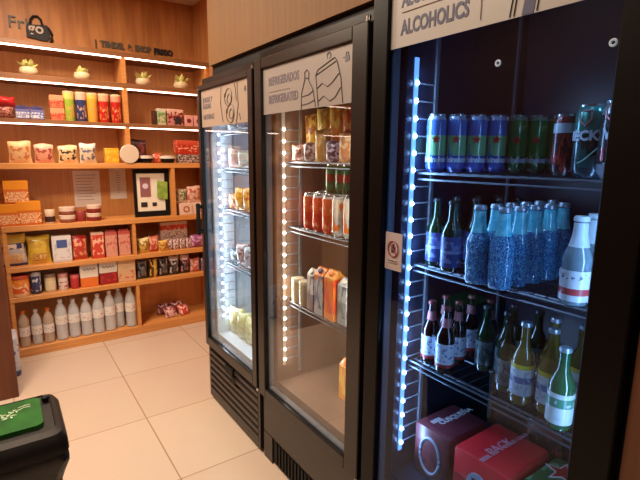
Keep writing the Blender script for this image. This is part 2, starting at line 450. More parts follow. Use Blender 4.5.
# ------------------------------------------------------------------ goods on the back shelving
YS = 3.86
S2, S3, S4, S5, S6, S7, S8 = BT[1], BT[2], BT[3], BT[4], BT[5], BT[6], BT[7]
M_leaf = noisy('succulent_leaf', (176, 180, 84), (226, 216, 140), (40, 40, 40), rough=.5)
M_pot = noisy('pot_cream', (214, 190, 150), (228, 206, 168), (20, 20, 20), rough=.45)
for i, (x, h, lean, where) in enumerate([(.240, .112, 0, 'under the basket sign'), (.574, .100, .25, 'in the middle of the board under both signs'), (1.004, .118, -.15, 'just past the board divider'), (1.305, .122, .1, 'last before the fridges')]):
    h *= 1.0
    p = empty('potted_succulent', (x, 3.90, S2), i*1.1, 'yellow-green succulent in a round cream pot, '+where, 'plant', 'succulents on the top shelf')
    put('pot', mesh('pot', lambda b: lathe(b, [(0, 0), (.028, 0), (.046, .012), (.052, .030), (.046, .050), (.040, .054), (.036, .048), (0, .046)], 20), M_pot), p)
    def leaves(b, i=i, h=h, lean=lean):
        rn = random.Random(i+3)
        for k in range(15):
            a = rn.uniform(0, 6.28); tl = rn.uniform(.2, 1.1); L = (h-.045)*rn.uniform(.75, 1.05)
            dx, dy = math.cos(a)*math.sin(tl)+lean*.3, math.sin(a)*math.sin(tl)
            dz = math.cos(tl)
            s = Vector((math.cos(a)*.01, math.sin(a)*.01, .044)); d = Vector((dx, dy, dz)).normalized(); sd = d.cross(Vector((0, 0, 1))).normalized()*.009
            up = sd.cross(d).normalized()*.004
            pts = [(0, .4), (.45, 1.0), (.8, .75), (1, .05)]
            rings = []
            for t, w in pts:
                c = s+d*L*t
                w = w*1.35
                rings.append([b.verts.new(c+sd*w), b.verts.new(c+up*w), b.verts.new(c-sd*w), b.verts.new(c-up*w)])
            for A, B in zip(rings, rings[1:]):
                for q in range(4): b.faces.new((A[q], A[(q+1) % 4], B[(q+1) % 4], B[q]))
            b.faces.new(rings[-1])
    put('leaves', mesh('leaves%d' % i, leaves, M_leaf), p)
    p.scale = (1.12, 1.12, 1.08)

R_, OR_, YE, CR, PK = (196, 40, 28), (226, 110, 30), (226, 178, 50), (222, 200, 160), (222, 150, 130)
WH = (224, 214, 200)
pm = lambda n, b, **k: printed('print_'+n, b, **k)
# shelf 3
pouch('snack_bag', .078, YS+.02, S3, .10, .082, .06, pm('pat', [(0, (190, 120, 100))], blot=(90, 30, 30), bscale=9, lo=0, hi=1), 'small speckled red and cream snack bag at the end of the upper shelf', seed=2)
pouch('snack_bag', .085, YS+.02, S3+.078, .115, .068, .06, pm('redtop', [(0, (176, 24, 24)), (.4, (200, 34, 34))]), 'bright red snack bag lying on top of a speckled one', seed=3)
for x, nm, lb in ((.176, 'bp1', 'blue and white biscuit pack beside the speckled snack bag'), (.262, 'bp2', 'blue and white biscuit pack nearest the stacked orange boxes')):
    o = carton('biscuit_pack', x, YS+.02, S3, .082, .066, .09, pm(nm, [(0, (60, 50, 110)), (.12, (206, 200, 204)), (.72, (110, 100, 150))], blot=(90, 100, 160), bscale=7 if nm == 'bp1' else 5), lb, 'biscuits')
    put('foil_top', mesh(('foiltop',), lambda b: pillow(b, .084, .086, .05, v0=.0, v1=.3, nv=4), M_wood_back if 0 else mat('purple_foil', (92, 84, 130), .3)), o, (0, -.005, .063), (-.15, 0, 0))
for z, lb in ((S3, 'lower small orange box of a stack beside the green tube'), (S3+.088, 'upper small orange box of a stack beside the green tube')):
    carton('snack_box', .386, YS, z, .088, .086, .07, pm('obox', [(0, (214, 110, 70)), (.5, (226, 140, 100))], blot=(170, 44, 30), bscale=7, lo=.1, hi=.6), lb, 'box', 'small orange boxes stacked on the upper shelf')
for i, (x, c1, c2, lb) in enumerate([(.466, (150, 170, 50), (226, 190, 100), 'green crisp tube with a yellow top'), (.545, (44, 50, 96), (210, 170, 150), 'dark blue patterned crisp tube'), (.619, (222, 160, 50), (230, 180, 80), 'plain yellow-orange crisp tube'), (.698, (190, 34, 22), (222, 160, 120), 'red crisp tube next to the yellow one'), (.783, (184, 28, 22), (214, 140, 110), 'red crisp tube against the board divider')]):
    tubecan('crisp_tube', x, YS, S3, .037, .208, pm('tube%d' % i, [(0, c1), (.78 if i != 2 else .85, c2)], blot=(230, 150, 90) if i != 1 else (200, 150, 120), bscale=6, thr=.55, lo=.1, hi=.6), mat('tube_lid', (214, 180, 140), .4), lb, 'crisps')
carton('snack_box', 1.062, YS, S3, .024, .11, .06, pm('thin', [(0, (72, 44, 34))]), 'thin dark brown box on the upper shelf', 'box')
carton('tea_box', 1.118, YS, S3, .068, .128, .06, pm('green', [(0, (196, 186, 150)), (.75, (210, 200, 180))], blot=(110, 150, 80), bscale=4, thr=.48), 'narrow cream box with green print beside the thin dark box', 'box')
carton('tea_box', 1.226, YS, S3, .13, .130, .06, pm('pinkbox', [(0, (200, 130, 120)), (.7, (224, 180, 160))], blot=(120, 30, 40), bscale=5), 'wide pink box with a black splash on its front', 'box')
o = D.objects[[k for k in WL][-1]]
put('black_splash', mesh('splash', lambda b: prism(b, star_poly(.018, .040, .042, .6), 'y', -.033, -.0305), M_dkink), o)
for x, lb in ((1.338, 'small pink box with a dark dot, next to the wide pink box'), (1.418, 'small pink box with a dark dot, closest to the fridges')):
    o = carton('tea_box', x, YS, S3, .072, .088, .06, pm('spink', [(0, (222, 160, 150))]), lb, 'box')
    put('dot', mesh('dotdisc', lambda b: prism(b, [(.018*math.cos(t*PI/8), .044+.018*math.sin(t*PI/8)) for t in range(16)], 'y', -.032, -.0305), mat('maroon_ink', (120, 30, 50), .5)), o)
# shelf 4
for i, (x, w, h, c1, c2, bl, lb) in enumerate([(.137, .141, .152, (214, 170, 120), (226, 190, 130), (186, 110, 60), 'cream and orange snack pouch, largest in its row'), (.282, .123, .135, (204, 140, 110), (216, 180, 150), (150, 60, 50), 'pinkish snack pouch beside the large cream one'), (.433, .130, .128, (220, 180, 130), (226, 200, 150), (40, 34, 30), 'cream snack pouch with black strokes'), (.566, .118, .145, (210, 190, 160), (222, 210, 200), (96, 90, 120), 'whitish snack pouch with a purple-grey print')]):
    pouch('snack_pouch', x, YS+.015, S4, w, h, .05, pm('sp%d' % i, [(0, c1), (.72, c2)], blot=bl, bscale=4.5, thr=.53, lo=.12, hi=.75), lb, seed=i+5, rz=.05*(i-1))
carton('snack_box', .728, YS, S4, .098, .112, .06, pm('yel', [(0, (222, 160, 34)), (.6, (226, 170, 30))], blot=(232, 190, 70), bscale=3), 'plain golden yellow box beside the round white disc', 'box')
dsc = empty('round_sign', (.845, 3.797, 1.47), label='round plain white disc fixed to the shelf divider', cat='sign')
W('disc', lambda b: prism(b, [(.845+.068*math.cos(k*PI/16), 1.47+.068*math.sin(k*PI/16)) for k in range(32)], 'y', 3.790, 3.797), mat('disc_white', (214, 192, 170), .5), dsc)
W('rim', lambda b: tube(b, [(.845+.068*math.cos(k*PI/16), 3.7935, 1.47+.068*math.sin(k*PI/16)) for k in range(32)], .003, closed=True), M_white, dsc)
pouch('sweet_bag', .945, YS+.10, S4, .14, .185, .05, pm('purp', [(0, (70, 30, 40)), (.5, (60, 30, 44))], blot=(130, 60, 60), bscale=5), 'dark purple sweet bag behind a black bowl', seed=11)
for x, lb in ((.976, 'black bowl with white rim nearest the round disc'), (1.155, 'black bowl with white rim nearest the red box')):
    o = put('snack_bowl', mesh('bowl', lambda b: lathe(b, [(0, 0), (.045, 0), (.060, .038), (.056, .038), (.042, .006), (0, .006)], 24), M_blackmatte), None, (x, YS, S4))
    setp(o, lb, 'bowl', 'black bowls on the shelf')
    put('rim', mesh('bowlrim', lambda b: lathe(b, [(.055, .036), (.066, .036), (.066, .054), (.02, .060), (0, .060)], 24), mat('rim_white', (220, 206, 190), .4)), o)
pouch('sweet_bag', 1.068, YS-.005, S4, .07, .075, .03, pm('redp', [(0, (196, 60, 40))], blot=(226, 160, 130), bscale=5), 'small red sweet bag between two black bowls', seed=12)
carton('snack_box', 1.345, YS, S4, .222, .070, .08, pm('pat2', [(0, (60, 40, 44))], blot=(206, 180, 170), bscale=10, thr=.5, lo=0, hi=1), 'long low box with a black and white print under the red box', 'box')
carton('snack_box', 1.325, YS, S4+.071, .214, .112, .075, pm('redbox', [(0, (180, 40, 26)), (.7, (196, 70, 50))], blot=(226, 170, 140), bscale=6, thr=.56), 'wide red box lying on the black and white one', 'box')
# notices pinned to the back panel
for i, (x0, x1, z0, z1, lb) in enumerate([(.478, .672, 1.045, 1.335, 'large blank-looking white sheet pinned behind the tubs'), (.745, .872, 1.10, 1.35, 'narrower white sheet with a column of print pinned beside the framed notice')]):
    o = empty('paper_sheet', ((x0+x1)/2, YB-.003, z0), label=lb, cat='paper')
    W('sheet', lambda b: box(b, x0, x1, YB-.003, YB-.001, z0, z1), noisy('paper%d' % i, (240, 230, 220), (246, 236, 226), (6, 6, 6), rough=.7), o)
    def lines(b, x0=x0, x1=x1, z0=z0, z1=z1, i=i):
        rn = random.Random(i)
        n = 9
        for k in range(n):
            z = z1-.035-k*(z1-z0-.07)/n
            if i == 0: box(b, x0+.02, x0+.02+(x1-x0-.04)*rn.uniform(.6, 1), YB-.0036, YB-.0029, z-.002, z+.002)
            else:
                box(b, x0+.055, x0+.055+.03*rn.uniform(.6, 1), YB-.0036, YB-.0029, z-.002, z+.002)
    W('printed_lines', lines, mat('faint_ink', (160, 146, 138), .6), o)
fr = empty('framed_notice', (1.0, 3.90, S5), label='black framed white notice with pink and green cards leaning on the shelf', cat='frame')
FX0, FX1, FZ0, FZ1, FY = .875, 1.155, S5+.001, 1.352, 3.86
W('frame', lambda b: (box(b, FX0, FX1, FY, FY+.02, FZ0, FZ0+.045), box(b, FX0, FX1, FY, FY+.02, FZ1-.035, FZ1), box(b, FX0, FX0+.022, FY, FY+.02, FZ0+.045, FZ1-.035), box(b, FX1-.035, FX1, FY, FY+.02, FZ0+.045, FZ1-.035)), M_blackmatte, fr)
W('white_sheet', lambda b: box(b, FX0+.022, FX1-.035, FY+.006, FY+.019, FZ0+.045, FZ1-.035), mat('notice_white', (234, 224, 206), .5), fr)
W('pink_card', lambda b: box(b, .925, 1.005, FY+.002, FY+.0065, 1.13, 1.285), mat('card_mauve', (146, 92, 96), .5), fr)['label'] = 'mauve card with a white disc'
W('card_disc', lambda b: prism(b, [(.965+.022*math.cos(k*PI/10), 1.215+.022*math.sin(k*PI/10)) for k in range(20)], 'y', FY-.001, FY+.0025), mat('disc_lilac', (216, 200, 214), .5), fr)
def gcard(b):
    prism(b, [(1.052, 1.118), (1.135, 1.100), (1.140, 1.245), (1.058, 1.258)], 'y', FY-.010, FY-.006)
W('green_card', gcard, noisy('card_green', (110, 150, 50), (160, 180, 84), (30, 30, 30), rough=.5), fr)
W('logo', lambda b: box(b, .925, .975, FY+.003, FY+.0065, 1.045, 1.085), M_dkink, fr)
W('logo', lambda b: box(b, 1.015, 1.05, FY+.003, FY+.0065, 1.05, 1.08), M_dkink, fr)
# shelf 5
M_orb = pm('orangebag', [(0, (206, 104, 24)), (.62, (228, 140, 26))], blot=(240, 200, 150), bscale=9, thr=.52, lo=.1, hi=.5)
for i, (x, z, w, h, lb) in enumerate([(.025, S5, .115, .152, 'orange popcorn bag at the shelf end, below another bag'), (.151, S5, .150, .168, 'orange popcorn bag next to the small jar'), (.088, S5+.155, .147, .160, 'orange popcorn bag on top of two others')]):
    carton('popcorn_bag', x, YS+(.02 if i == 2 else .01), z, w, h, .07, M_orb, lb, 'bag', 'orange popcorn bags stacked in a small pyramid', panel=(-.7, .7, .08, .52), pm=pm('popc', [(0, (214, 120, 50))], blot=(236, 200, 160), bscale=10, thr=.5, lo=0, hi=1))
jar('glass_jar', .280, YS, S5, .033, .100, mat('jar_pale', (206, 170, 140), .3), mat('lid_cream', (216, 190, 160), .4), 'small pale jar with a dark band beside the orange bags', band=mat('band_dark', (60, 30, 24), .5), lidh=.3)
for x, z, lb in ((.393, S5, 'lower wide white tub of a pair beside the pale jar'), (.393, S5+.058, 'upper wide white tub of a pair beside the pale jar')):
    jar('food_tub', x, YS, z, .055, .056, mat('tub_brown', (150, 80, 60), .4), mat('tub_lid', (220, 190, 170), .4), lb, 'tub', 'white tubs stacked in pairs', lidh=.45)
jar('food_tub', .482, YS+.01, S5, .036, .080, mat('tub_red', (140, 40, 36), .4), mat('tub_redlid', (150, 60, 50), .4), 'small dark red tub between two stacks of white tubs', 'tub', lidh=.3)
for x, z, lb in ((.572, S5, 'lower white tub of the pair below the pinned sheet'), (.574, S5+.062, 'upper white tub of the pair below the pinned sheet')):
    jar('food_tub', x, YS, z, .052, .060, mat('tub_red', (140, 40, 36), .4), mat('tub_lid', (220, 190, 170), .4), lb, 'tub', 'white tubs stacked in pairs', lidh=.4)
for x, lb in ((1.278, 'square white box with a red ring, nearer the frame'), (1.394, 'square white box with a red ring, nearer the fridge handle')):
    o = carton('snack_box', x, YS, S5, .112, .098, .09, pm('wbox', [(0, (222, 190, 170))]), lb, 'box')
    put('ring_print', mesh('ringp', lambda b: tube(b, [(.022*math.cos(k*PI/8), -.0455, .05+.022*math.sin(k*PI/8)) for k in range(16)], .005, closed=True), mat('ring_red', (170, 60, 40), .5)), o)
pouch('snack_pouch', 1.255, YS+.01, S5+.099, .10, .12, .05, pm('lp1', [(0, (214, 190, 160))], blot=(90, 120, 80), bscale=5), 'pale pouch with green print on the white boxes', seed=21)
pouch('snack_pouch', 1.365, YS+.01, S5+.099, .12, .14, .05, pm('lp2', [(0, (220, 180, 160))], blot=(180, 90, 80), bscale=4), 'pale pink pouch with rosy print on the white boxes', seed=22)
# shelf 6
o = pouch('crisp_bag', .040, YS+.02, S6, .150, .230, .07, pm('chb', [(0, (50, 40, 100)), (.08, (190, 180, 180)), (.55, (60, 50, 110)), (.72, (226, 190, 60))], blot=(224, 206, 180), bscale=4, thr=.5, lo=.1, hi=.7), 'yellow-topped crisp bag with dark blue and white print', win=(-.75, .55, .10, .42), wm=pm('crisps', [(0, (214, 190, 150))], blot=(226, 160, 70), bscale=5), seed=31)
pouch('crisp_bag', .190, YS+.02, S6, .150, .208, .07, pm('chy', [(0, (222, 184, 60)), (.75, (232, 200, 60))], blot=(206, 160, 60), bscale=4), 'all-yellow crisp bag with an oval on it', win=(-.6, .6, .12, .38), wm=pm('crisps2', [(0, (200, 130, 60))], blot=(232, 200, 110), bscale=6), seed=32)
carton('flour_bag', .335, YS, S6, .126, .200, .07, pm('wb', [(0, (200, 186, 180)), (.1, (216, 208, 204))], blot=(190, 180, 190), bscale=4, thr=.55), 'white bag with a blue block near its top', 'bag', panel=(-.55, .55, .55, .85), pm=mat('blue_block', (70, 84, 140), .5))
pouch('snack_pouch', .456, YS+.01, S6, .108, .185, .06, pm('rb6', [(0, (190, 60, 40)), (.7, (176, 30, 24))], blot=(226, 160, 120), bscale=4, thr=.52), 'red pouch with cream patches beside the white bag', seed=33)
carton('biscuit_pack', .579, YS, S6, .090, .204, .06, pm('rp6', [(0, (200, 60, 40)), (.9, (220, 180, 160))], blot=(232, 180, 150), bscale=4, thr=.53), 'tall red and white biscuit pack', 'biscuits')
for x, lb in ((.677, 'tall pink wafer pack beside the red pack'), (.775, 'tall pink wafer pack against the divider')):
    o = carton('wafer_pack', x, YS, S6, .086, .200, .05, pm('pk6', [(0, (214, 150, 130)), (.85, (200, 90, 80))], blot=(196, 90, 80), bscale=5, thr=.56), lb, 'biscuits', 'pink wafer packs')
    put('crimped_top', mesh('crimp6', lambda b: prism(b, [(-.038, .2), (.038, .2), (.03, .214), (.0, .208), (-.03, .214)], 'y', -.006, .006), mat('crimp_red', (190, 90, 80), .4)), o)
pouch('sweet_bag', .921, YS, S6, .095, .125, .05, pm('yw', [(0, (214, 180, 90)), (.5, (224, 206, 150))], blot=(150, 120, 40), bscale=5), 'yellow and white sweet bag just past the divider', seed=34)
pouch('sweet_bag', 1.006, YS+.01, S6, .085, .132, .05, pm('rpk', [(0, (196, 70, 60)), (.6, (206, 110, 90))], blot=(226, 170, 140), bscale=5), 'red and pink sweet bag beside the yellow and white one', seed=35)
pouch('sweet_bag', 1.078, YS-.01, S6, .080, .092, .04, pm('yy', [(0, (220, 180, 90))], blot=(170, 90, 40), bscale=5), 'small yellow sweet bag before the display box', seed=36)
o = carton('display_box', 1.19, YS+.075, S6, .230, .235, .08, pm('disp', [(0, (190, 160, 150)), (.70, (200, 60, 40)), (.88, (214, 190, 170))], blot=(190, 170, 160), bscale=8, thr=.55, lo=.3, hi=.95), 'tall display box with a red band behind small sachets', 'box', panel=(-.85, .85, .42, .62), pm=pm('dpp', [(0, (214, 190, 180))], blot=(110, 60, 60), bscale=9, lo=0, hi=1))
for k in range(4):
    pouch('sweet_sachet', 1.135+k*.055, YS, S6, .052, .092-.002*k, .03, pm('sac', [(0, (120, 50, 60))], blot=(222, 200, 196), bscale=5, thr=.46, lo=0, hi=1), ['sachet in front of the display box, nearest the yellow bag', 'second sachet from the yellow bag before the display box', 'third sachet from the yellow bag before the display box', 'sachet before the display box, nearest the purple bag'][k], group='sachets in front of the display box', rz=.1*(k-1), seed=40+k)
pouch('sweet_bag', 1.385, YS, S6, .150, .110, .06, pm('pur', [(0, (146, 80, 130))], blot=(206, 150, 180), bscale=5), 'purple and pink sweet bag closest to the fridge', seed=45)
# shelf 7
jar('food_tub', .052, YS, S7, .060, .152, pm('ot', [(0, (226, 170, 120)), (.2, (216, 90, 30)), (.5, (226, 130, 40))], blot=(236, 200, 160), bscale=5, thr=.55), mat('lid_redor', (196, 80, 50), .4), 'orange tub with a red lid at the shelf end', 'tub', lidh=.12)
drinkcan('drink_can', .150, YS, S7, .036, .165, pm('bluecan', [(0, (50, 56, 100)), (.85, (190, 190, 196))], blot=(200, 200, 206), bscale=4, thr=.55), 'tall dark blue can beside the orange tub')
jar('glass_jar', .240, YS, S7, .037, .137, mat('jar_cream', (206, 180, 140), .3), mat('lid_grey', (130, 104, 84), .4), 'cream jar with a brown lid beside the blue can', band=mat('band_tan', (216, 196, 160), .5), lidh=.14)
jar('glass_jar', .324, YS, S7, .033, .128, mat('jar_white', (214, 196, 184), .3), mat('lid_pink', (190, 130, 120), .4), 'white jar with a red spot beside the cream jar', band=pm('bandred', [(0, (210, 190, 180))], blot=(170, 40, 40), bscale=3), lidh=.2)
jar('glass_jar', .402, YS, S7, .031, .106, mat('jar_red', (180, 50, 50), .3), mat('lid_rose', (200, 90, 90), .4), 'small red jar beside the white jar', lidh=.2)
for i, (x, w, h, bd, bl, lb) in enumerate([(.502, .126, .188, [(0, (220, 110, 30)), (.4, (226, 214, 200))], None, 'white-topped box with an orange lower half'), (.639, .130, .190, [(0, (150, 24, 28)), (.5, (226, 216, 204))], (200, 60, 50), 'white-topped box with a dark red lower half'), (.776, .134, .196, [(0, (214, 170, 130)), (.5, (222, 190, 150))], (196, 70, 40), 'cream box with a red and orange print beside the red one')]):
    o = carton('cereal_box', x, YS, S7, w, h, .05, pm('cb%d' % i, bd, blot=bl, bscale=4, thr=.55, lo=.15, hi=.45), lb, 'box')
    if i < 2: put('script_print', mesh('script', lambda b: tube(b, [(-.045+.09*k/12, -.0258, .14+.007*math.sin(k*1.9)) for k in range(13)], .003), M_dkink), o)
for i, (x, w, h, bd, bl, lb) in enumerate([(.900, .085, .162, [(0, (34, 30, 32)), (.8, (90, 80, 80))], (120, 116, 120), 'black coffee pack with grey print past the cream box'), (.990, .078, .175, [(0, (70, 40, 20))], (216, 170, 60), 'dark coffee pack with a golden stripe'), (1.073, .080, .168, [(0, (28, 20, 22))], (150, 140, 140), 'black coffee pack beside the golden striped one'), (1.162, .088, .165, [(0, (24, 20, 24)), (.75, (206, 196, 196))], (190, 180, 184), 'black coffee pack with a white shoulder'), (1.255, .078, .165, [(0, (26, 20, 24)), (.72, (214, 200, 200))], (200, 120, 130), 'black coffee pack with pinkish print and white shoulder')]):
    pouch('coffee_pack', x, YS, S7, w, h, .055, pm('cf%d' % i, bd, blot=bl, bscale=4.5, thr=.54, lo=.1, hi=.9), lb, seed=50+i, rz=.06*(i % 2), win=(-.35, .35, .2, .6) if i != 1 else (-.1, .5, .0, .93), wm=pm('cfw%d' % i, [(0, (110, 104, 106) if i != 1 else (216, 170, 60))], blot=(40, 34, 36) if i != 1 else (230, 200, 110), bscale=6))
pouch('sweet_bag', 1.345, YS, S7, .090, .122, .05, pm('pk7', [(0, (190, 100, 90))], blot=(226, 180, 170), bscale=5), 'pink sweet bag past the black coffee packs', seed=58)
pouch('sweet_bag', 1.437, YS, S7, .078, .119, .05, pm('gr7', [(0, (140, 120, 140))], blot=(90, 80, 110), bscale=5), 'greyish purple sweet bag at the shelf end by the fridge', seed=59)
# shelf 8: bottles
M_water = clear('water_plastic', (250, 250, 250), 1.4, (244, 246, 250), .42, refl=1.3)
M_juice = clear('juice_plastic', (240, 220, 190), 1.4, (222, 200, 176), .55, refl=1.3)
M_wlab = pm('waterlabel', [(0, (222, 214, 208))], blot=(180, 130, 120), bscale=5, thr=.6)
M_wcap = mat('cap_white', (214, 214, 214), .4)
M_ocap = mat('cap_orange', (226, 120, 30), .4)
bottle('juice_bottle', .046, YS, S8, .272, .036, M_juice, M_ocap, 'small orange-capped bottle at the end of the bottom shelf', 'small orange-capped bottles', (.30, .55), M_wlab, kind='water')
bottle('water_bottle', .125, YS, S8, .268, .035, M_water, M_wcap, 'small clear bottle between two orange-capped ones', None, (.30, .55), M_wlab, kind='water')
bottle('juice_bottle', .202, YS, S8, .264, .036, M_juice, M_ocap, 'small orange-capped bottle beside the large water bottles', 'small orange-capped bottles', (.30, .55), M_wlab, kind='water')
for k, (x, y, h) in enumerate([(.288, YS, .318), (.375, YS+.01, .304), (.460, YS, .304), (.546, YS, .318), (.632, YS, .330), (.708, YS+.045, .334), (.790, YS, .334)]):
    bottle('water_bottle', x, y, S8, h, .041, M_water, M_wcap, ['large water bottle next to the small orange-capped one', 'second large water bottle from the orange-capped ones', 'third large water bottle from the orange-capped ones', 'fourth large water bottle, middle of the row', 'fifth large water bottle, third from the divider', 'large water bottle standing a little behind, second from the divider', 'large water bottle against the divider'][k], 'large water bottles on the bottom shelf', None, M_wlab, kind='water', rz=k)
for k, (x, y, w, lb, c, bl) in enumerate([(1.085, 3.98, .11, 'maroon sweet bag at the back of the bottom shelf heap', (110, 40, 60), (200, 150, 160)), (1.215, 3.98, .12, 'dark red sweet bag at the back of the heap by the fridge', (130, 30, 34), (214, 180, 180)), (1.13, 3.875, .11, 'white and pink sweet bag in front of the bottom shelf heap', (216, 180, 176), (160, 50, 60)), (1.25, 3.875, .10, 'bright red sweet bag in front of the heap by the fridge', (196, 40, 40), (230, 190, 180))]):
    pouch('sweet_bag', x, y, S8+.012 if k < 2 else S8+.006, w, .10, .07, pm('heap%d' % k, [(0, c)], blot=bl, bscale=5, lo=0, hi=1), lb, tilt=-.75, rz=.2*(k-1.5), seed=60+k)
# wrapped pack on the floor beside the shelving
o = put('wrapped_pack', mesh('wpack', lambda b: box(b, -.12, .12, -.1, .1, 0, .275, .02, 3), pm('wpk', [(0, (60, 76, 140)), (.3, (180, 186, 214)), (.55, (60, 80, 150)), (.8, (200, 204, 220))], blot=(210, 214, 230), bscale=5, lo=0, hi=1)), None, (-.120, 3.58, 0))
setp(o, 'blue and white wrapped pack on the floor behind the dark pillar', 'pack'); 
put('handle_strap', mesh('wstrap', lambda b: tube(b, [(-.07, 0, .274), (-.04, 0, .29), (.04, 0, .29), (.07, 0, .274)], .004), M_white), o)


# ------------------------------------------------------------------ refrigerators
XD, XG, XC = .93, .945, .965     # door front, glass plane, cabinet front
def sign_tube(name, pls, r, m, door, closed=False):
    def f(b):
        for pl in pls: tube(b, [(XG-.0045, y, z) for y, z in pl], r, 5)
    return W(name, f, m, door, smooth=True)

def fridge(lab, y0, y1, gy0, gy1, dz0, dz1, gz0, gz1, sz, ctop, liner, shelves, bead_m, strip_m, glassm=None, framem=None, signm=None, ztop_led=1.70, zbot_led=.53):
    F = empty('display_fridge', (1.28, (y0+y1)/2, 0), label=lab, cat='refrigerator')
    XB = 1.62
    def cab(b):
        t = .018
        box(b, XC, XB, y0, y0+t, .02, ctop); box(b, XC, XB, y1-t, y1, .02, ctop)
        box(b, XB-t, XB, y0+t, y1-t, .02, ctop); box(b, XC, XB-t, y0+t, y1-t, ctop-.03, ctop); box(b, XC, XB-t, y0+t, y1-t, .02, .32)
    W('cabinet', cab, M_black, F)
    iy0, iy1 = gy0-.03, gy1-.027
    def lin(b):
        box(b, XC+.02, XB-.03, iy1, y1-.019, .33, ctop-.035)
        box(b, XC+.02, XB-.03, y0+.019, iy0, .33, ctop-.035)
        box(b, XB-.06, XB-.03, iy0, iy1, .33, ctop-.035)
        box(b, XC+.02, XB-.06, iy0, iy1, ctop-.07, ctop-.035)
        box(b, XC+.02, XB-.06, iy0, iy1, .33, .425)
    W('inner_liner', lin, liner, F)
    # door
    dy0, dy1 = y0+.006, y1-.006
    def frame(b):
        box(b, XD, XC-.002, dy0, gy0, dz0, dz1, .003, 1); box(b, XD, XC-.002, gy1, dy1, dz0, dz1, .003, 1)
        box(b, XD, XC-.002, gy0, gy1, dz0, gz0, .003, 1); box(b, XD, XC-.002, gy0, gy1, gz1, dz1, .003, 1)
    door = W('door', frame, framem or M_blackframe, F)
    W('glass_pane', lambda b: box(b, XG, XG+.004, gy0, gy1, gz0, gz1), glassm or M_glass, door)
    def gask(b):
        a = .006
        box(b, XG+.005, XC+.012, gy0, gy0+a, gz0, gz1); box(b, XG+.005, XC+.012, gy1-a, gy1, gz0, gz1)
        box(b, XG+.005, XC+.012, gy0+a, gy1-a, gz0, gz0+a)
    W('gasket', gask, M_gasket, door)
    W('header_sign', lambda b: box(b, XG-.003, XG-.0005, gy0+.001, gy1-.001, sz, gz1-.001), signm, door)
    for yy, zz in ((dy0+.012, dz0-.006), (dy0+.012, dz1+.006)):
        W('hinge_pin', lambda b: (lathe(b, [(0, zz-.010), (.008, zz-.010), (.008, zz+.010), (0, zz+.010)], 10, XD+.012, yy),), M_chrome, door, smooth=True)
    # shelves
    for zs in shelves:
        def ws(b, zs=zs):
            xa, xb = 1.045, XB-.065
            for x in (xa, xa+.022): tube(b, [(x, iy0+.004, zs-.004), (x, iy1-.004, zs-.004)], .0035, 6)
            tube(b, [(xa, iy0+.004, zs-.022), (xa, iy1-.004, zs-.022)], .003, 6)
            n = int((iy1-iy0)/.035)
            for k in range(n+1):
                y = iy0+.006+(iy1-iy0-.012)*k/n
                tube(b, [(xa, y, zs-.002), (xb, y, zs-.002)], .0018, 4)
            for x in (1.2, 1.4, xb): tube(b, [(x, iy0+.004, zs-.006), (x, iy1-.004, zs-.006)], .0025, 5)
        W('wire_shelf', ws, M_wire, F)
    def rail(b):
        box(b, 1.10, 1.112, iy1-.007, iy1, .45, ctop-.10); box(b, 1.505, 1.517, iy1-.007, iy1, .45, ctop-.10)
        box(b, 1.10, 1.112, iy0, iy0+.007, .45, ctop-.10)
    W('shelf_rail', rail, M_rail, F)
    def streaks(b):  # made-up bars standing in for the light streaks beside each bulb
        z = zbot_led
        while z <= min(gz1-.02, ztop_led):
            tube(b, [(1.030, iy1-.004, z), (1.098, iy1-.004, z)], .0022, 6); z += .05
    W('bulb_streak_bars', streaks, M_streak, F, smooth=True)['kind'] = 'stuff'
    # led strip on the far inner side wall, near the door
    zt = min(gz1-.02, ztop_led); 
    W('led_strip', lambda b: box(b, 1.013, 1.027, iy1-.005, iy1, zbot_led-.03, zt+.05), strip_m, F)
    def beads(b):
        z = zbot_led
        while z <= zt:
            m4 = Matrix.Translation((1.02, iy1-.0085, z)) @ Matrix.Diagonal((1, .7, 1, 1))
            bmesh.ops.create_icosphere(b, subdivisions=1, radius=.0072, matrix=m4); z += .05
    o = W('led_bulb', beads, bead_m, F, smooth=True); o['label'] = 'column of glowing white bulbs'; o['kind'] = 'stuff'
    W('led_strip', lambda b: box(b, 1.013, 1.027, iy0, iy0+.005, zbot_led-.03, zt+.05), strip_m, F)
    o = W('led_bulb', lambda b: [bmesh.ops.create_icosphere(b, subdivisions=1, radius=.0062, matrix=Matrix.Translation((1.02, iy0+.0085, zbot_led+.05*k))) for k in range(int((zt-zbot_led)/.05)+1)], bead_m, F, smooth=True)
    o['label'] = 'column of glowing white bulbs'; o['kind'] = 'stuff'
    return F, door, iy0, iy1

def strip_light(name, y, n, zc, h, power, col, x=1.02, w=.02):
    L = D.lights.new(name, 'AREA'); L.shape = 'RECTANGLE'; L.size = w; L.size_y = h; L.energy = power; L.color = col
    o = D.objects.new(name, L); COL.objects.link(o)
    o.location = (x, y, zc)
    z = -Vector(n).normalized()                # lamp shines along -Z
    yv = Vector((0, 0, 1)); xv = yv.cross(z).normalized()
    o.matrix_world = Matrix(((xv.x, yv.x, z.x, x), (xv.y, yv.y, z.y, y), (xv.z, yv.z, z.z, zc), (0, 0, 0, 1)))
    return o

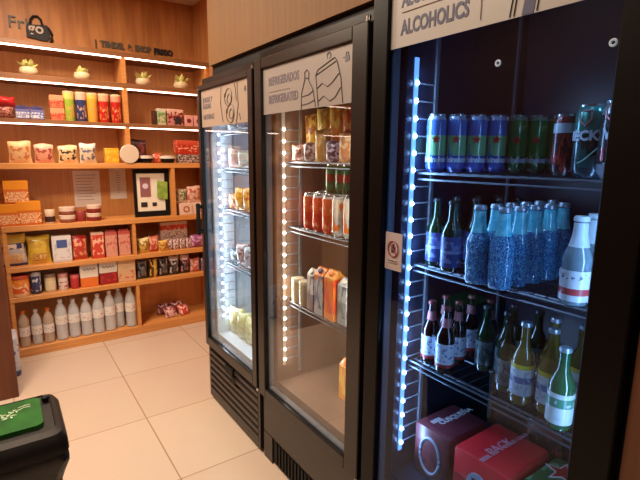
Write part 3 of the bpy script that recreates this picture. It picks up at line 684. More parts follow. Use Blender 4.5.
M_lin_dark = noisy('liner_dark', (26, 32, 50), (32, 38, 58), (5, 5, 5), rough=.35)
M_lin_grey = noisy('liner_grey', (126, 96, 80), (136, 106, 88), (5, 5, 5), rough=.4)
M_lin_white = noisy('liner_white', (196, 206, 216), (206, 214, 222), (5, 5, 5), rough=.4)
M_bead_c = mat('bead_cool', (255, 255, 255), .3, emis=(190, 220, 255), es=55)
M_bead_w = mat('bead_warm', (255, 255, 255), .3, emis=(255, 236, 214), es=26)
M_strip_c = mat('strip_cool', (120, 150, 190), .3, emis=(130, 180, 240), es=1.8)
M_strip_w = mat('strip_warm', (170, 150, 130), .3, emis=(255, 226, 196), es=.35)
M_strip_1 = mat('strip_pale', (150, 160, 175), .3, emis=(190, 215, 245), es=.3)
M_sign3 = noisy('sign_cream', (144, 138, 134), (149, 143, 139), (3, 3, 3), rough=.45)
M_sign2 = noisy('sign_mauve', (134, 125, 121), (140, 130, 126), (3, 3, 3), rough=.45)
M_sign1 = noisy('sign_beige', (150, 131, 117), (155, 135, 121), (3, 3, 3), rough=.45)

F3 = fridge('tall black drinks fridge nearest the camera full of beer cans and bottles', .326, 1.082, .41, 1.012, .33, 2.085, .39, 2.04, 1.765, 2.10, M_lin_dark, [1.425, 1.14, .82], M_bead_c, M_strip_c, signm=M_sign3, glassm=M_glass_near, framem=M_nearframe)
F2 = fridge('black drinks fridge in the middle with juice cartons and cans', 1.092, 1.842, 1.172, 1.775, .345, 1.862, .39, 1.82, 1.637, 1.90, M_lin_grey, [1.445, 1.16, .815], M_bead_w, M_strip_w, signm=M_sign2, ztop_led=1.61)
F1 = fridge('black fridge with a pale lit interior closest to the wooden shelving', 1.852, 2.53, 1.905, 2.49, .352, 1.835, .405, 1.808, 1.616, 1.875, M_lin_white, [1.60, 1.40, 1.17, .86], mat('bead_pale', (255, 255, 255), .3, emis=(225, 238, 255), es=26), M_strip_1, signm=M_sign1, ztop_led=1.60)

# fridge fronts below the doors
def louvres(b):
    y0, y1 = 1.86, 2.522
    n = 7
    for k in range(n):
        z = .055+k*.040
        prism(b, [(XC-.02, z), (XC-.004, z+.012), (XC-.004, z+.024), (XC-.020, z+.018)], 'y', y0+.02, y1-.02)
    box(b, XC-.018, XC, y0, y0+.02, .02, .338); box(b, XC-.018, XC, y1-.02, y1, .02, .338); box(b, XC-.018, XC, y0+.02, y1-.02, .02, .05)
W('base_grille', louvres, M_grille, F1[0])
W('base_backing', lambda b: box(b, XC-.003, XC-.001, 1.862, 2.52, .03, .338), M_blackmatte, F1[0])
W('lock', lambda b: (box(b, XC-.030, XC-.012, 2.16, 2.26, .275, .325, .004, 1), box(b, XC-.034, XC-.028, 2.12, 2.17, .255, .29, .003, 1)), M_blackmatte, F1[0])
W('base_panel', lambda b: box(b, XC-.010, XC, 1.098, 1.838, .14, .325, .003, 1), M_grille, F2[0])
def toe(b):
    box(b, XC-.004, XC-.001, 1.098, 1.75, .01, .14)
    for k in range(22):
        y = 1.12+k*.028
        box(b, XC-.010, XC-.004, y, y+.014, .02, .128)
W('toe_grille', toe, M_blackmatte, F2[0])
W('base_corner', lambda b: box(b, XC-.010, XC, 1.755, 1.838, .0, .138), M_grille, F2[0])
W('base_panel', lambda b: box(b, XC-.010, XC, .345, 1.076, .03, .32, .003, 1), M_grille, F3[0])
# handle on the far edge of the first fridge
W('door_handle', lambda b: (box(b, XD-.035, XD-.015, 2.49, 2.515, 1.02, 1.20, .006, 2), box(b, XD-.016, XD+.002, 2.495, 2.512, 1.03, 1.05), box(b, XD-.016, XD+.002, 2.495, 2.512, 1.17, 1.19)), M_blackmatte, F1[1], smooth=True)

# header sign prints.  u = world y (text runs towards smaller y)
d3, d2, d1 = F3[1], F2[1], F1[1]
XT = XG-.0036
text('lettering', 'ALCOHOLICS', .052, M_navy, d3, (XT, .972, 1.797), xs=.70, bold=.0016)
text('lettering', 'ALCOHÓLICAS', .052, M_navy, d3, (XT, .972, 1.868), xs=.66, bold=.0016)
sign_tube('sign_line', [[(.97, 1.853), (.735, 1.853)], [(.715, 1.78), (.715, 2.0)]], .0010, mat('brown_ink', (120, 100, 84), .5), d3)
sign_tube('bottle_drawing', [[(.640, 1.768), (.622, 1.90), (.60, 1.93), (.595, 2.02)], [(.630, 1.768), (.615, 1.90), (.60, 1.95)], [(.578, 1.768), (.560, 1.92), (.55, 2.02)], [(.515, 1.90), (.505, 1.83), (.480, 1.775), (.470, 1.768)], [(.522, 1.92), (.500, 1.80), (.485, 1.768)], [(.460, 1.768), (.44, 1.84), (.425, 1.90), (.42, 2.0)], [(.50, 1.99), (.46, 2.02), (.43, 1.98)]], .0013, M_dkink, d3)
W('bottle_print', lambda b: prism(b, [(.612, 1.766), (.597, 1.86), (.575, 1.86), (.585, 1.766)], 'x', XT-.0006, XT+.0004), M_navy, d3)
text('lettering', 'REFRIGERADOS', .044, M_ink2, d2, (XT, 1.728, 1.748), xs=.76, bold=.0012)
text('lettering', 'REFRIGERATED', .044, M_ink2, d2, (XT, 1.728, 1.678), xs=.76, bold=.0012)
sign_tube('sign_line', [[(1.725, 1.722), (1.56, 1.722)]], .0007, mat('brown_ink', (120, 100, 84), .5), d2)
canp = [[(1.372, 1.762), (1.385, 1.745), (1.368, 1.640)], [(1.372, 1.762), (1.275, 1.788), (1.262, 1.775), (1.240, 1.72), (1.228, 1.640)], [(1.385, 1.745), (1.268, 1.775)], [(1.378, 1.700), (1.345, 1.715), (1.315, 1.700), (1.285, 1.712), (1.250, 1.735)], [(1.372, 1.655), (1.335, 1.672), (1.30, 1.652), (1.27, 1.662), (1.240, 1.690)], [(1.315, 1.790), (1.318, 1.803), (1.305, 1.810), (1.296, 1.800), (1.302, 1.788)]]
botp = [[(1.478, 1.638), (1.478, 1.690), (1.455, 1.740), (1.455, 1.765), (1.440, 1.772), (1.428, 1.762), (1.430, 1.735), (1.402, 1.700), (1.385, 1.640)], [(1.456, 1.745), (1.428, 1.742)], [(1.474, 1.682), (1.43, 1.685), (1.400, 1.697)], [(1.478, 1.652), (1.43, 1.655), (1.392, 1.664)]]
sign_tube('drink_drawing', canp+botp, .0012, M_dkink, d2)
def emb(b, y, z, s):
    prism(b, [(y-s, z-s*.6), (y+s*.3, z-s*.8), (y+s*.4, z+s*.3), (y-s*.9, z+s*.4)], 'x', XT-.0006, XT+.0004)
    tube(b, [(XT, y-.6*s, z+.3*s), (XT, y-.5*s, z+.9*s), (XT, y, z+.9*s), (XT, y+.1*s, z+.3*s)], .0014, 5)
    tube(b, [(XT, y+.4*s, z+.1*s), (XT, y+1.0*s, z+.1*s)], .001, 4)
W('basket_emblem', lambda b: emb(b, 1.213, 1.778, .017), M_ink, d2)
text('lettering', 'JUGOS Y', .036, M_ink, d1, (XT, 2.465, 1.742), xs=.95, bold=.0008)
text('lettering', 'AGUAS', .036, M_ink, d1, (XT, 2.465, 1.710), xs=.95, bold=.0008)
text('lettering', 'NATURALS', .036, M_ink, d1, (XT, 2.465, 1.655), xs=.85, bold=.0008)
sp = lambda cy, cz, r0, r1, n, t: [(cy+(r0+(r1-r0)*k/n)*math.cos(k*t), cz+(r0+(r1-r0)*k/n)*math.sin(k*t)) for k in range(n+1)]
sign_tube('fruit_drawing', [sp(2.13, 1.745, .036, .046, 16, .42), sp(2.12, 1.735, .02, .026, 14, .45), sp(2.11, 1.668, .038, .05, 16, .42), sp(2.10, 1.665, .02, .026, 14, .45), [(2.215, 1.80), (2.225, 1.72), (2.20, 1.63)], [(2.03, 1.80), (2.02, 1.70), (2.045, 1.62)], [(2.06, 1.80), (2.045, 1.76), (2.04, 1.72)], [(2.01, 1.66), (2.0, 1.63)]], .0015, M_dkink, d1)
W('basket_emblem', lambda b: emb(b, 1.950, 1.762, .014), M_ink, d1)

# notice sticker and two round plugs on the near fridge's glass
stk = W('notice_sticker', lambda b: box(b, XG-.0022, XG-.0008, .935, 1.004, 1.135, 1.248), mat('sticker_pink', (160, 146, 148), .5), d3)
W('notice_sticker', lambda b: box(b, XG-.0030, XG-.0022, .940, .998, 1.143, 1.153), mat('faint_ink', (160, 146, 138), .6), d3)
sign_tube('prohibition_ring', [[(.970+.021*math.cos(k*PI/9), 1.200+.024*math.sin(k*PI/9)) for k in range(19)], [(.985, 1.217), (.955, 1.183)]], .0016, mat('ring_brown', (140, 40, 44), .5), d3)
W('person_symbol', lambda b: (box(b, XG-.0035, XG-.0022, .962, .978, 1.188, 1.206), box(b, XG-.0035, XG-.0022, .966, .974, 1.207, 1.214)), M_dkink, d3)
sign_tube('sticker_print', [[(.990, 1.165), (.952, 1.165)], [(.990, 1.158), (.952, 1.158)]], .0012, mat('brown_ink2', (110, 84, 80), .5), d3)
for y in (.662, .424):
    W('glass_plug', lambda b: tube(b, [(XG-.001, y+.0055*math.cos(k*PI/8), 1.678+.0055*math.sin(k*PI/8)) for k in range(16)], .0024, closed=True), mat('plug_glow', (150, 160, 170), .3, emis=(150, 165, 185), es=.25), d3, smooth=True)  # bright look of the rings is put in as faint emission

# ------------------------------------------------------------------ goods in the near fridge
zA, zB, zC, zD = 1.4255, 1.1405, .8205, .4255
M_hblue = pm('can_blue', [(0, (30, 50, 120)), (.06, (54, 84, 170)), (.30, (120, 180, 130)), (.66, (70, 110, 186)), (.93, (150, 170, 200))], blot=(60, 120, 180), bscale=3, thr=.56, rough=.25, metal=.1, coat=.6, lo=.3, hi=.66)
M_hgreen = pm('can_green', [(0, (14, 60, 40)), (.06, (24, 90, 56)), (.30, (30, 130, 66)), (.93, (130, 180, 150))], blot=(90, 160, 90), bscale=3, thr=.58, rough=.25, metal=.1, coat=.5)
M_star = mat('star_red', (176, 40, 30), .4)
M_ctext = mat('can_text', (190, 205, 220), .4)
def beer_can(x, y, m, label, group):
    a = math.atan2(-y, -x)                       # face the aisle
    o = drinkcan('beer_can', x, y, zA, .0285, .168, m, label, group)
    put('red_star', mesh('cstar', lambda b: prism(b, star_poly(0, .095, .014), 'y', -.0303, -.0280), M_star), o, (0, 0, 0), (0, 0, a+PI/2))
    if 'word' not in MC:
        t = curve_to_mesh('lettering', font('Heineken', .0225, .0004, .0009, sp=.88), M_ctext, o, (.0290, .030)); MC['word'] = t.data
    else: t = put('lettering', MC['word'], o)
    t.rotation_euler = (0, 0, a+PI/2)
    return o
cx = [(1.080+.0505*k, .949-.0335*k) for k in range(8)]
cl = ['tall blue and green beer can by the glowing strip', 'second blue beer can from the glowing strip', 'third blue beer can from the glowing strip', 'blue beer can touching the green ones', 'green beer can touching the blue ones', 'second of four tall green beer cans, next to the one touching blue', 'third of four tall green beer cans counted from the blue ones', 'green beer can farthest from the glowing strip']
for k, ((x, y), l) in enumerate(zip(cx, cl)):
    beer_can(x, y, M_hblue if k < 4 else M_hgreen, l, 'blue beer cans' if k < 4 else 'green beer cans')
for k, (x, y) in enumerate([(1.19, .950), (1.26, .912), (1.33, .872), (1.40, .83)]):
    beer_can(x, y, M_hblue if k < 3 else M_hgreen, ['blue beer can in the back row by the fridge wall', 'second beer can of the back row', 'third beer can of the back row', 'green beer can at the end of the back row'][k], 'beer cans in the back row')
M_redcan = pm('can_red', [(0, (40, 26, 30)), (.3, (60, 30, 34)), (.72, (176, 190, 200)), (.88, (110, 34, 34))], blot=(150, 50, 40), bscale=5, thr=.5, rough=.25, coat=.4, lo=.08, hi=.7)
drinkcan('beer_can', 1.150, .602, zA, .027, .150, M_redcan, 'slim dark red can between the green cans and the big teal can')
def big_can(x, y, m, label, word, wm):
    o = drinkcan('beer_can', x, y, zA, .040, .165, m, label)
    a = math.atan2(-y, -x)
    t = curve_to_mesh('lettering', font(word, .030, .0004, .0012), wm, o, (.0408, .085)); t.rotation_euler = (0, 0, a+PI/2-.38)
    def sh(b):
        pts = [(-.012, .150), (.012, .150), (.013, .130), (0, .116), (-.013, .130)]
        tube(b, [(u, -.0412, v) for u, v in pts], .0018, 5, closed=True)
    put('crest', mesh('crest', sh, mat('crest_pink', (200, 120, 120), .4)), o, (0, 0, 0), (0, 0, a+PI/2-.45))
    put('ring_print', mesh('swash', lambda b: tube(b, [(.041*math.sin(t), -.041*math.cos(t), .055+.022*math.sin(2*t)) for t in [k*.12-.7 for k in range(13)]], .0014, 5), mat('mint', (120, 190, 170), .4)), o, (0, 0, 0), (0, 0, a+PI/2))
    return o
big_can(1.135, .530, pm('teal', [(0, (20, 60, 70)), (.2, (16, 60, 60)), (.62, (30, 120, 110)), (.93, (60, 160, 150))], blot=(30, 90, 90), bscale=2.5, thr=.55, rough=.22, metal=.4, coat=.5), 'big teal beer can with a white word and pink crest', "BECK'S", M_ctext)
big_can(1.09, .452, pm('darkcan', [(0, (150, 160, 170)), (.2, (30, 34, 40)), (.85, (150, 160, 165))], blot=(150, 40, 40), bscale=4, thr=.55, rough=.25, metal=.4, coat=.4), 'big dark can half hidden by the door frame', 'VO', M_ctext)

# shelf B bottles
M_dkgreen = mat('glass_dark_green', (18, 44, 24), .08, coat=1)
M_capdk = mat('cap_dark', (60, 66, 70), .3, .7)
M_lavlab = pm('lavender_label', [(0, (60, 70, 130)), (.45, (150, 160, 196)), (.55, (74, 84, 140))], blot=(130, 142, 184), bscale=4)
dg = [(1.095, .942), (1.070, .862), (1.19, .945), (1.20, .88), (1.28, .93), (1.29, .86), (1.37, .92), (1.38, .85)]
dgl = ['dark green bottle with lavender label closest to the glowing strip', 'dark green bottle with lavender label beside the aqua bottles', 'dark green bottle directly behind the one by the strip', 'dark green bottle of the second row, nearer the aqua bottles', 'dark green bottle of the third row by the fridge wall', 'dark green bottle of the third row by the aqua bottles', 'dark green bottle of the last row by the fridge wall', 'dark green bottle of the last row by the aqua bottles']
for (x, y), l in zip(dg, dgl):
    bottle('beer_bottle', x, y, zB, .205, .029, M_dkgreen, M_capdk, l, 'dark green bottles with lavender labels', (.06, .50), M_lavlab)
M_aqua = noisy('aqua_glass_sparkle', (8, 70, 150), (90, 200, 235), (330, 330, 220), rough=.12, coat=1, lo=.42, hi=.66, bump=.7)  # light flecks paint a sparkle into the glass colour
M_aqneck = noisy('aqua_neck', (60, 190, 215), (140, 225, 235), (60, 60, 60), rough=.15, coat=.6)
M_capsil = mat('cap_silver', (170, 186, 200), .3, .6)
aq = [(1.024+.0635*k, .737-.004*k) for k in range(6)]+[(1.030+.0635*k, .670-.004*k) for k in range(5)]
aql = ['%s aqua bottle of the file beside the dark green bottles' % w for w in ('frontmost', 'second', 'third', 'fourth', 'fifth', 'rearmost')]+['%s aqua bottle of the file nearer the clear bottles' % w for w in ('frontmost', 'second', 'third', 'fourth', 'rearmost')]
for (x, y), l in zip(aq, aql):
    bottle('aqua_bottle', x, y, zB, .207, .031, M_aqua, M_capsil, l, 'aqua bottles with silver caps', None, None, nm=M_aqneck, kind='flare', rz=x*9)
M_clearb = clear('clear_bottle', (200, 215, 222), 1.45, (140, 165, 175), .55, refl=1.3)
M_icelab = pm('ice_label', [(0, (200, 206, 212)), (.2, (176, 60, 64)), (.42, (200, 206, 212))], blot=(90, 100, 120), bscale=9, thr=.58, lo=.72, hi=.9)
M_white2 = mat('neck_white', (190, 205, 212), .4)
for (x, y), l in zip([(1.065, .500), (1.10, .437), (1.14, .505)], ['clear bottle with white and red label at the shelf front', 'clear white-necked bottle half behind the door frame', 'clear bottle directly behind the white and red labelled one']):
    bottle('clear_bottle', x, y, zB, .202, .032, M_clearb, M_white2, l, 'clear bottles with white necks', (.05, .40), M_icelab, nm=M_white2, kind='flare')
M_violet = mat('violet_glass', (40, 34, 120), .1, coat=1)
for k, (x, y) in enumerate([(1.34, .535), (1.40, .50), (1.46, .545)]):
    bottle('violet_bottle', x, y, zB, .195, .028, M_violet, M_capdk, ['violet bottle behind the clear ones, nearest the aqua block', 'violet bottle directly behind the clear ones', 'violet bottle farthest back on the middle shelf'][k], 'violet bottles at the back')

# shelf C bottles
M_brown = mat('glass_dark_brown', (34, 10, 10), .08, coat=1)
M_capred = mat('cap_red', (120, 60, 60), .35, .4)
M_budlab = pm('red_white_label', [(0, (150, 34, 40)), (.14, (196, 204, 220))], blot=(90, 110, 160), bscale=6, thr=.56, lo=.25, hi=.95)
M_pinkneck = mat('neck_pink', (176, 110, 116), .4)
br = [(1.085, .932), (1.072, .862), (1.15, .880), (1.165, .945), (1.24, .90), (1.25, .835)]
brl = ['dark brown bottle with white label nearest the glowing strip', 'dark brown bottle with white label at the shelf front', 'dark brown bottle with white label behind the front one', 'dark brown bottle of the second row by the fridge wall', 'dark brown bottle of the third row', 'dark brown bottle beside the green ones']
for (x, y), l in zip(br, brl):
    bottle('beer_bottle', x, y, zC, .205, .028, M_brown, M_capred, l, 'dark brown bottles with white and red labels', (.10, .46), M_budlab, nm=M_pinkneck)
M_greenlab = pm('dim_label', [(0, (70, 84, 90)), (.5, (100, 116, 120))], blot=(40, 60, 60), bscale=5)
M_grn = mat('glass_green', (24, 84, 50), .08, coat=1)
for k, (x, y) in enumerate([(1.19, .805), (1.19, .735), (1.27, .765), (1.13, .69), (1.28, .69)]):
    bottle('beer_bottle', x, y, zC, .205, .028, M_dkgreen, M_capdk, ['dark green bottle with grey label beside the brown ones', 'second dark green bottle with grey label from the brown ones', 'dark green bottle with grey label in the row behind', 'dark green bottle with grey label beside the yellow beer', 'dark green bottle with grey label farthest back'][k], 'dark green bottles with grey labels', (.10, .46), M_greenlab)
M_yel = clear('yellow_beer', (200, 170, 80), 1.45, (120, 104, 44), .7, refl=1.2)
M_corlab = pm('blue_print_label', [(0, (176, 186, 196)), (.4, (80, 100, 150)), (.6, (190, 200, 206)), (.86, (196, 176, 50))], blot=(150, 160, 176), bscale=6, thr=.55, lo=0, hi=.8)
for k, (x, y) in enumerate([(1.105, .628), (1.12, .562), (1.20, .60), (1.21, .53)]):
    bottle('beer_bottle', x, y, zC, .225, .029, M_yel, M_capsil, ['yellow beer bottle with white and blue label standing tallest at the front', 'yellow beer bottle with white and blue label beside the green bottle', 'yellow beer bottle directly behind the tallest one', 'yellow beer bottle behind the green bottle'][k], 'yellow beer bottles', (.12, .50), M_corlab, rz=.3)
M_stlab = pm('white_oval_label', [(0, (196, 206, 206)), (.55, (60, 130, 100)), (.85, (190, 200, 200))], blot=(180, 190, 190), bscale=4, thr=.6)
for k, (x, y) in enumerate([(1.075, .508), (1.10, .445), (1.17, .455)]):
    bottle('beer_bottle', x, y, zC, .205, .030, M_grn, M_capsil, ['bright green bottle with a white label at the shelf front', 'bright green bottle squeezed against the door frame', 'bright green bottle behind the other two bright green ones'][k], 'bright green bottles', (.08, .46), M_stlab)

# bottom of the fridge: multipacks
M_maroon = pm('maroon_pack', [(0, (84, 34, 42)), (.5, (100, 42, 50))], blot=(120, 54, 60), bscale=3)
M_redpk = pm('red_pack', [(0, (180, 24, 32)), (.5, (214, 34, 42))], blot=(226, 54, 58), bscale=3, thr=.6)
M_gpk = pm('green_pack', [(0, (20, 84, 40))], blot=(90, 150, 110), bscale=4, thr=.58, lo=0, hi=1.01)
M_ptxt = mat('pack_text', (196, 186, 190), .5)
def multipack(x0, x1, y0, y1, h, m, label):
    cx_, cy_ = (x0+x1)/2, (y0+y1)/2; w, d = x1-x0, y1-y0
    o = put('drinks_multipack', mesh(('mp', w, d, h), lambda b: box(b, -w/2, w/2, -d/2, d/2, 0, h, .012, 2), m), None, (cx_, cy_, zD))
    setp(o, label, 'multipack')
    put('flap_seam', mesh(('mps', w, d, h), lambda b: (box(b, -w/2-.0006, -w/2+.001, -d/2+.012, d/2-.012, h*.5-.001, h*.5+.001),), M_dkink), o)
    return o, w, d, h
o, w, d, h = multipack(1.065, 1.262, .822, .962, .178, M_maroon, 'dark maroon drinks multipack with white writing on top by the glowing strip')
WH_ = o
def toptext(o, body, size, x, y, h, m=M_ptxt, rz=-PI/2+.0, xs=1):
    t = curve_to_mesh('lettering', font(body, size, .0005, .0007), m, o)
    t.location = (x, y, h+.0006); t.rotation_euler = (0, 0, rz); t.scale = (xs, 1, 1)
toptext(o, 'CUSQUEÑA', .030, .035, 0, h, rz=0)
toptext(o, 'BEER', .022, -.04, .02, h, rz=0)
put('ring_print', mesh('mpring', lambda b: tube(b, [(-.099, .040*math.cos(t), .085+.062*math.sin(t)) for t in [k*PI/12 for k in range(24)]], .005, 6, closed=True), mat('ring_silver', (150, 156, 170), .4)), o)
o, w, d, h = multipack(1.07, 1.29, .622, .805, .175, M_redpk, 'bright red drinks multipack with pale writing in the middle of the fridge floor')
toptext(o, 'PACK', .045, 0, -.01, h, mat('pale_red_text', (206, 140, 150), .5), rz=0)
toptext(o, 'BEER  355', .018, -.065, -.01, h, mat('pale_red_text', (206, 140, 150), .5), rz=0, xs=1.1)
toptext(o, 'DRINK COLD', .018, .07, -.01, h, mat('pale_red_text', (206, 140, 150), .5), rz=0, xs=1.1)
put('oval_badge', mesh('mpbadge', lambda b: prism(b, [(.038*math.cos(k*PI/10), .085+.045*math.sin(k*PI/10)) for k in range(20)], 'x', -.1115, -.1098), mat('badge', (150, 160, 176), .4)), o)
put('badge_print', mesh('mpbadge2', lambda b: prism(b, [(.012, .06), (-.012, .06), (-.02, .11), (.02, .11)], 'x', -.1125, -.1116), M_dkink), o)
o, w, d, h = multipack(1.07, 1.30, .400, .606, .165, M_gpk, 'green drinks multipack with a white edged red star next to the red one')
put('star_outline', mesh('st1', lambda b: prism(b, [(-u, v) for u, v in star_poly(-.048, .048, .054)], 'z', h, h+.0012), mat('star_edge', (196, 180, 176), .5)), o)
put('red_star', mesh('st2', lambda b: prism(b, [(-u, v) for u, v in star_poly(-.048, .048, .041)], 'z', h+.001, h+.002), M_star), o)
toptext(o, 'LAGER', .035, -.055, -.02, h, mat('mint_text', (110, 180, 130), .5), rz=0)
o, w, d, h = multipack(1.315, 1.45, .60, .72, .23, pm('dkredpk', [(0, (34, 12, 14)), (.86, (80, 30, 30))], blot=(120, 50, 40), bscale=5, thr=.56), 'small dark red carton behind the red multipack')

# ------------------------------------------------------------------ goods in the middle fridge
za, zb_, zc_ = 1.4455, 1.1605, .8155
for k, (x, y, w, h, c, bl, lb) in enumerate([(1.15, 1.70, .09, .20, (206, 160, 70), (150, 80, 30), 'tall amber sweet bag at the back by the warm bulbs'), (1.15, 1.61, .09, .22, (196, 150, 60), (226, 200, 110), 'tall golden sweet bag at the back of the top shelf'), (1.15, 1.52, .09, .23, (220, 130, 50), (226, 190, 90), 'tall orange sweet bag at the back of the top shelf'), (1.15, 1.43, .09, .21, (170, 60, 36), (206, 130, 60), 'tall rust red sweet bag at the back of the top shelf'), (1.15, 1.34, .09, .23, (60, 120, 90), (150, 190, 160), 'tall green sweet bag at the back by the door frame')]):
    pouch('sweet_bag', x, y, za, w, h, .05, pm('t2%d' % k, [(0, c)], blot=bl, bscale=4, lo=0, hi=1), lb, rz=-PI/2+.5, seed=70+k)
for k, (x, y, w, h, c, bl, lb) in enumerate([(1.075, 1.69, .09, .07, (150, 90, 80), (210, 170, 150), 'small rosy packet beside the warm bulbs'), (1.075, 1.605, .08, .075, (120, 70, 60), (206, 190, 200), 'small brown packet with pale print'), (1.075, 1.525, .07, .13, (214, 160, 90), (226, 190, 140), 'upright amber packet among the small ones'), (1.075, 1.445, .08, .08, (80, 50, 80), (206, 190, 210), 'small dark purple packet with pale print'), (1.075, 1.36, .08, .11, (196, 130, 90), (226, 190, 150), 'tan packet on the second shelf near the frame')]):
    pouch('sweet_packet', x, y, za, w, h, .05, pm('a2%d' % k, [(0, c)], blot=bl, bscale=5, lo=0, hi=1), lb, rz=-PI/2+.5, seed=80+k)
M_oc = pm('can_orange', [(0, (190, 60, 30)), (.06, (206, 60, 30)), (.5, (214, 90, 50)), (.94, (200, 190, 190))], blot=(226, 160, 120), bscale=4, thr=.57, rough=.25, coat=.4, metal=.2)
M_wo = pm('can_white_orange', [(0, (190, 190, 190)), (.5, (214, 200, 186)), (.94, (180, 180, 180))], blot=(224, 120, 50), bscale=3, thr=.5, rough=.25, coat=.4, metal=.1)
M_rg = pm('can_red_green', [(0, (60, 90, 60)), (.4, (150, 50, 40)), (.7, (70, 110, 70))], blot=(60, 110, 70), bscale=3, thr=.5, rough=.25, coat=.4, metal=.2)
for k, (x, y, z, h, m, lb) in enumerate([(1.085, 1.625, zb_, .155, M_oc, 'orange-red can on the middle shelf nearest the warm bulbs'), (1.085, 1.555, zb_, .155, M_oc, 'second orange-red can from the warm bulbs'), (1.085, 1.485, zb_, .155, M_oc, 'third orange-red can from the warm bulbs'), (1.08, 1.412, zb_, .160, M_wo, 'white and orange can beside the orange-red ones'), (1.08, 1.340, zb_, .160, M_wo, 'white and orange can nearest the door frame'), (1.165, 1.66, zb_, .155, M_oc, 'orange-red can in the back row by the warm bulbs'), (1.165, 1.58, zb_, .155, M_rg, 'lower red and green can of a pile'), (1.165, 1.51, zb_, .155, M_rg, 'lower red and green can nearest the frame'), (1.165, 1.58, zb_+.1555, .120, M_rg, 'upper red and green can of a pile'), (1.165, 1.51, zb_+.1555, .120, M_rg, 'upper red and green can nearest the frame')]):
    drinkcan('soft_drink_can', x, y, z, .033, h, m, lb)
M_cup = clear('cup_plastic', (230, 225, 215), 1.4, (206, 190, 160), .6)
for k, (x, y, lb) in enumerate([(1.070, 1.705, 'small clear pudding cup under the bulbs'), (1.070, 1.640, 'second clear pudding cup from the bulbs'), (1.15, 1.685, 'clear pudding cup in the row behind'), (1.15, 1.615, 'clear pudding cup behind the pale carton')]):
    jar('pudding_cup', x, y, zc_, .030, .11, M_cup, mat('cup_lid', (200, 186, 160), .3), lb, 'cup', 'clear pudding cups', lidh=.1)
def juice(x, y, z, w, d, h, m, lb, cap=M_white):
    o = put('juice_carton', mesh(('jc', w, d, h), lambda b: (box(b, -d/2, d/2, -w/2, w/2, 0, h*.86, .002, 1), prism(b, [(-d/2, h*.858), (d/2, h*.858), (.004, h*.985), (-.004, h*.985)], 'y', -w/2, w/2), box(b, -.003, .003, -w/2, w/2, h*.97, h)), m), None, (x, y, z))
    setp(o, lb, 'carton')
    put('screw_cap', mesh(('jcap',), lambda b: lathe(b, [(0, -.002), (.011, -.002), (.011, .010), (0, .012)], 12), cap), o, (-d/4, 0, h*.925), (0, -.9, 0))
    return o
juice(1.07, 1.570, zc_, .050, .05, .18, pm('jc1', [(0, (110, 70, 60)), (.4, (190, 176, 170))], blot=(90, 60, 60), bscale=4), 'pale and brown narrow carton beside the pudding cups')
juice(1.07, 1.502, zc_, .062, .06, .20, pm('jc2', [(0, (170, 160, 160)), (.75, (220, 120, 40))], blot=(90, 90, 120), bscale=4), 'grey juice carton with an orange top', mat('cap_navy', (50, 60, 100), .4))
juice(1.07, 1.428, zc_, .064, .06, .205, pm('jc3', [(0, (226, 130, 50)), (.15, (228, 110, 20)), (.8, (226, 150, 60))], blot=(214, 60, 20), bscale=3), 'bright orange juice carton beside the grey one', M_ocap)
juice(1.08, 1.355, zc_, .055, .06, .185, pm('jc4', [(0, (150, 156, 160)), (.5, (190, 196, 200))], blot=(100, 110, 120), bscale=4), 'silvery juice carton against the door frame')
juice(1.165, 1.44, zD, .070, .06, .180, pm('jc5', [(0, (226, 150, 50))], blot=(232, 190, 90), bscale=3), 'single orange carton on the floor of the middle fridge', M_ocap)

# ------------------------------------------------------------------ goods in the far fridge
f1g = [(1.6005, 2.38, .12, .06, (196, 206, 216), (150, 170, 190), 'pale blue packet on the topmost shelf'), (1.6005, 2.25, .12, .07, (190, 200, 210), (120, 150, 180), 'second pale blue packet on the topmost shelf'),
       (1.4005, 2.37, .12, .10, (214, 170, 160), (200, 210, 220), 'pale pink packet below the pale blue ones'), (1.4005, 2.24, .12, .09, (190, 200, 196), (214, 190, 170), 'grey-green packet below the pale blue ones'),
       (1.1705, 2.40, .09, .08, (190, 110, 60), (226, 190, 130), 'brown snack packet on the third shelf'), (1.1705, 2.31, .10, .12, (226, 180, 60), (210, 130, 40), 'golden snack packet on the third shelf'), (1.1705, 2.21, .10, .13, (222, 170, 70), (180, 80, 50), 'golden and red snack packet on the third shelf'),
       (.8605, 2.40, .09, .07, (150, 160, 170), (60, 70, 80), 'grey dark-printed packet on the lowest shelf'), (.8605, 2.31, .10, .12, (196, 180, 180), (120, 60, 60), 'pale packet with dark red print on the lowest shelf'), (.8605, 2.21, .10, .12, (160, 170, 180), (70, 90, 110), 'blue-grey packet on the lowest shelf')]
for k, (z, y, w, h, c, bl, lb) in enumerate(f1g):
    pouch('food_packet', 1.09, y, z, w, h, .06, pm('f1%d' % k, [(0, c)], blot=bl, bscale=5, thr=.53, lo=0, hi=1), lb, rz=-PI/2+.45, seed=90+k)
for k, (x, y, lb) in enumerate([(1.08, 2.39, 'yellow-green produce bag on the fridge floor, farthest in'), (1.08, 2.285, 'yellow-green produce bag in the middle of the fridge floor'), (1.08, 2.18, 'yellow-green produce bag on the fridge floor by the frame'), (1.22, 2.34, 'yellow-green produce bag behind the others')]):
    pouch('produce_bag', x, y, zD, .115, .16 if k < 3 else .20, .07, pm('prod', [(0, (196, 196, 130))], blot=(222, 220, 170), bscale=9, thr=.5, lo=0, hi=1), lb, group='yellow-green produce bags', rz=-PI/2+.4, seed=100+k)

